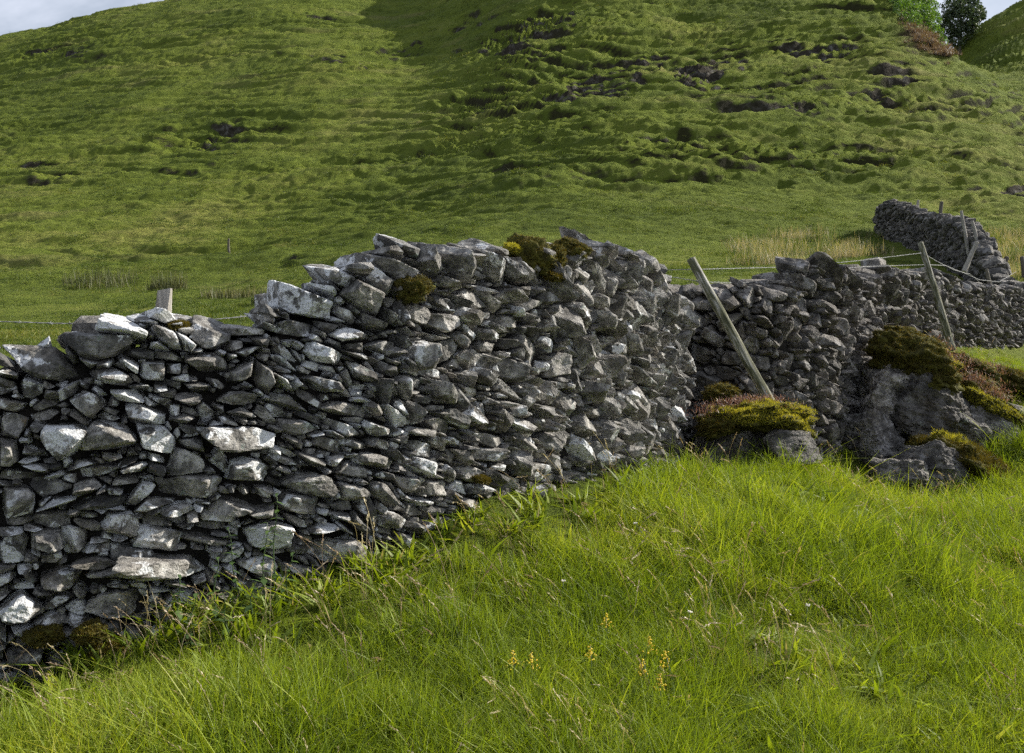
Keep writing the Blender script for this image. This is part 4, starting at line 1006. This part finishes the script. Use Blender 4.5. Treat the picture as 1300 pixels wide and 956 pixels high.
# ------------------------------------------------------------------ tree and bush
def crown(c_list, n, size, seed, mat, root, off, name='crown', shell=.55):
    r = np.random.default_rng(seed); cs = np.array([c[:3] for c in c_list]); rs = np.array([c[3] for c in c_list])
    w_ = rs ** 2; pick = r.choice(len(cs), n, p=w_ / w_.sum()); U = r.normal(size=(n, 3)); U /= np.linalg.norm(U, axis=1)[:, None]
    P_ = cs[pick] + U * (rs[pick] * (shell + (1 - shell) * r.random(n)))[:, None] * (1 + .2 * fbm(U[:, 0] * 3, U[:, 1] * 3, U[:, 2] * 3 + pick, 5, 2))[:, None]
    keep_ = fbm(P_[:, 0] / (rs.mean() * .55), P_[:, 1] / (rs.mean() * .55), P_[:, 2] / (rs.mean() * .55), seed, 2) > -.3; P_ = P_[keep_]; n = len(P_)
    a = r.normal(size=(n, 3)); a /= np.linalg.norm(a, axis=1)[:, None]; b = np.cross(a, r.normal(size=(n, 3))); b /= np.linalg.norm(b, axis=1)[:, None]
    s_ = size * r.uniform(.5, 1.4, n)[:, None]
    V = np.stack([P_ - a * s_, P_ + b * s_ * .5, P_ + a * s_, P_ - b * s_ * .5], 1).reshape(-1, 3)
    Fq = np.arange(n * 4).reshape(n, 4)
    me = mesh_np(name, V - off, Fq, mat, False, {'rnd': np.repeat(r.random(n), 4), 'hgt': np.full(n * 4, .6)})
    return link(name, me, root)
Yt = 192; tb = W(1216, 70, Yt); tb[2] = float(terrain(np.array([1216.]), np.array([float(Yt)]), far_tps)[0][0]) - .3
tr = thing('tree', tuple(tb), 'dark green tree in the notch between the two hills against the sky', 'tree')
off = tb
V, Fc = tube(np.array([tb, tb + [.3, 0, 2.5], W(1220, 30, Yt), W(1221, 10, Yt)]) - tb, [.45, .35, .2, .08], 8); link('trunk', mesh_np('trunk', V, Fc, M['dwood']), tr)
mb = MB(); r_ = np.random.default_rng(8)
blobs = [(*W(1221, 24, Yt), 3.6), (*W(1203, 38, Yt), 2.0), (*W(1208, 10, Yt), 2.0), (*W(1231, 8, Yt), 2.1), (*W(1241, 18, Yt), 1.6), (*W(1243, 12, Yt), .8), (*W(1222, 0, Yt), 1.3), (*W(1201, 24, Yt), .9), (*W(1232, 34, Yt), 1.5), (*W(1214, 52, Yt), 1.6), (*W(1216, -8, Yt), .7), (*W(1248, 22, Yt), .6)]
for b_ in blobs: mb.add(*tube(np.array([W(1220, 34, Yt), (np.array(b_[:3]) + W(1220, 25, Yt)) / 2, b_[:3]]) - tb, [.16, .1, .04], 5))
link('branches', mb.mesh('branches', M['dwood']), tr)
crown(blobs, 20000, .2, 12, M['treeleaf'], tr, off)
Yb = 107; bb = W(1165, 40, Yb)
bs = thing('bush', tuple(bb), 'bright green bush spilling over the skyline edge of the hill beside reddish bracken', 'bush')
bl = [(1140, 4, 1.0), (1150, 14, 1.3), (1160, 8, 1.5), (1168, 22, 1.5), (1176, 14, 1.3), (1182, 28, 1.1), (1188, 42, .8), (1156, 26, 1.0), (1195, 52, .6), (1150, -8, 1.6), (1170, -4, 1.3), (1134, -6, 1.2)]
def hy(a, b):   # depth on the hillside that shows at this place, else the ridge
    ys = np.linspace(85, 125, 200); p_ = HY - (terrain(np.full(200, float(a)), ys)[0] - CH) / ys * F; k = np.where(p_ < b + 6)[0]; return float(ys[k[0]]) if len(k) else float(ys[np.argmin(p_)])
bl3 = [(*W(a, b, hy(a, b)), r0) for a, b, r0 in bl]
crown(bl3, 20000, .11, 21, M['shrubleaf'], bs, bb, 'foliage', .7)
mb = MB()
for b_ in bl3: g_ = np.array(b_[:3]); mb.add(*tube(np.array([g_ - [0, 0, 1.2], g_]) - bb, [.08, .03], 5))
link('stems', mb.mesh('stems', M['dwood']), bs)
bc = collection('bracken', [tuft_mesh('bracken_tuft', [blades(40, .5, .45, .06, .5, .9, 2, 700 + i)], M['bracken']) for i in range(3)])
r_ = np.random.default_rng(31); a_ = np.r_[r_.normal(1176, 15, 90), r_.normal(1200, 7, 40)]; b_ = np.r_[30 + (a_[:90] - 1150) * .55 + r_.normal(4, 7, 90), 62 + r_.normal(0, 4, 40)]
bp = []
for x_, y_ in zip(a_, b_): yy = hy(x_, y_); bp.append([(x_ - 650) / F * yy, yy, float(terrain(np.array([x_]), np.array([yy]))[0][0])])
scatter('bracken', np.array(bp), bc, r_.uniform(.6, 1.1, len(bp)), .2, label='reddish brown bracken under the bush on the hill edge')
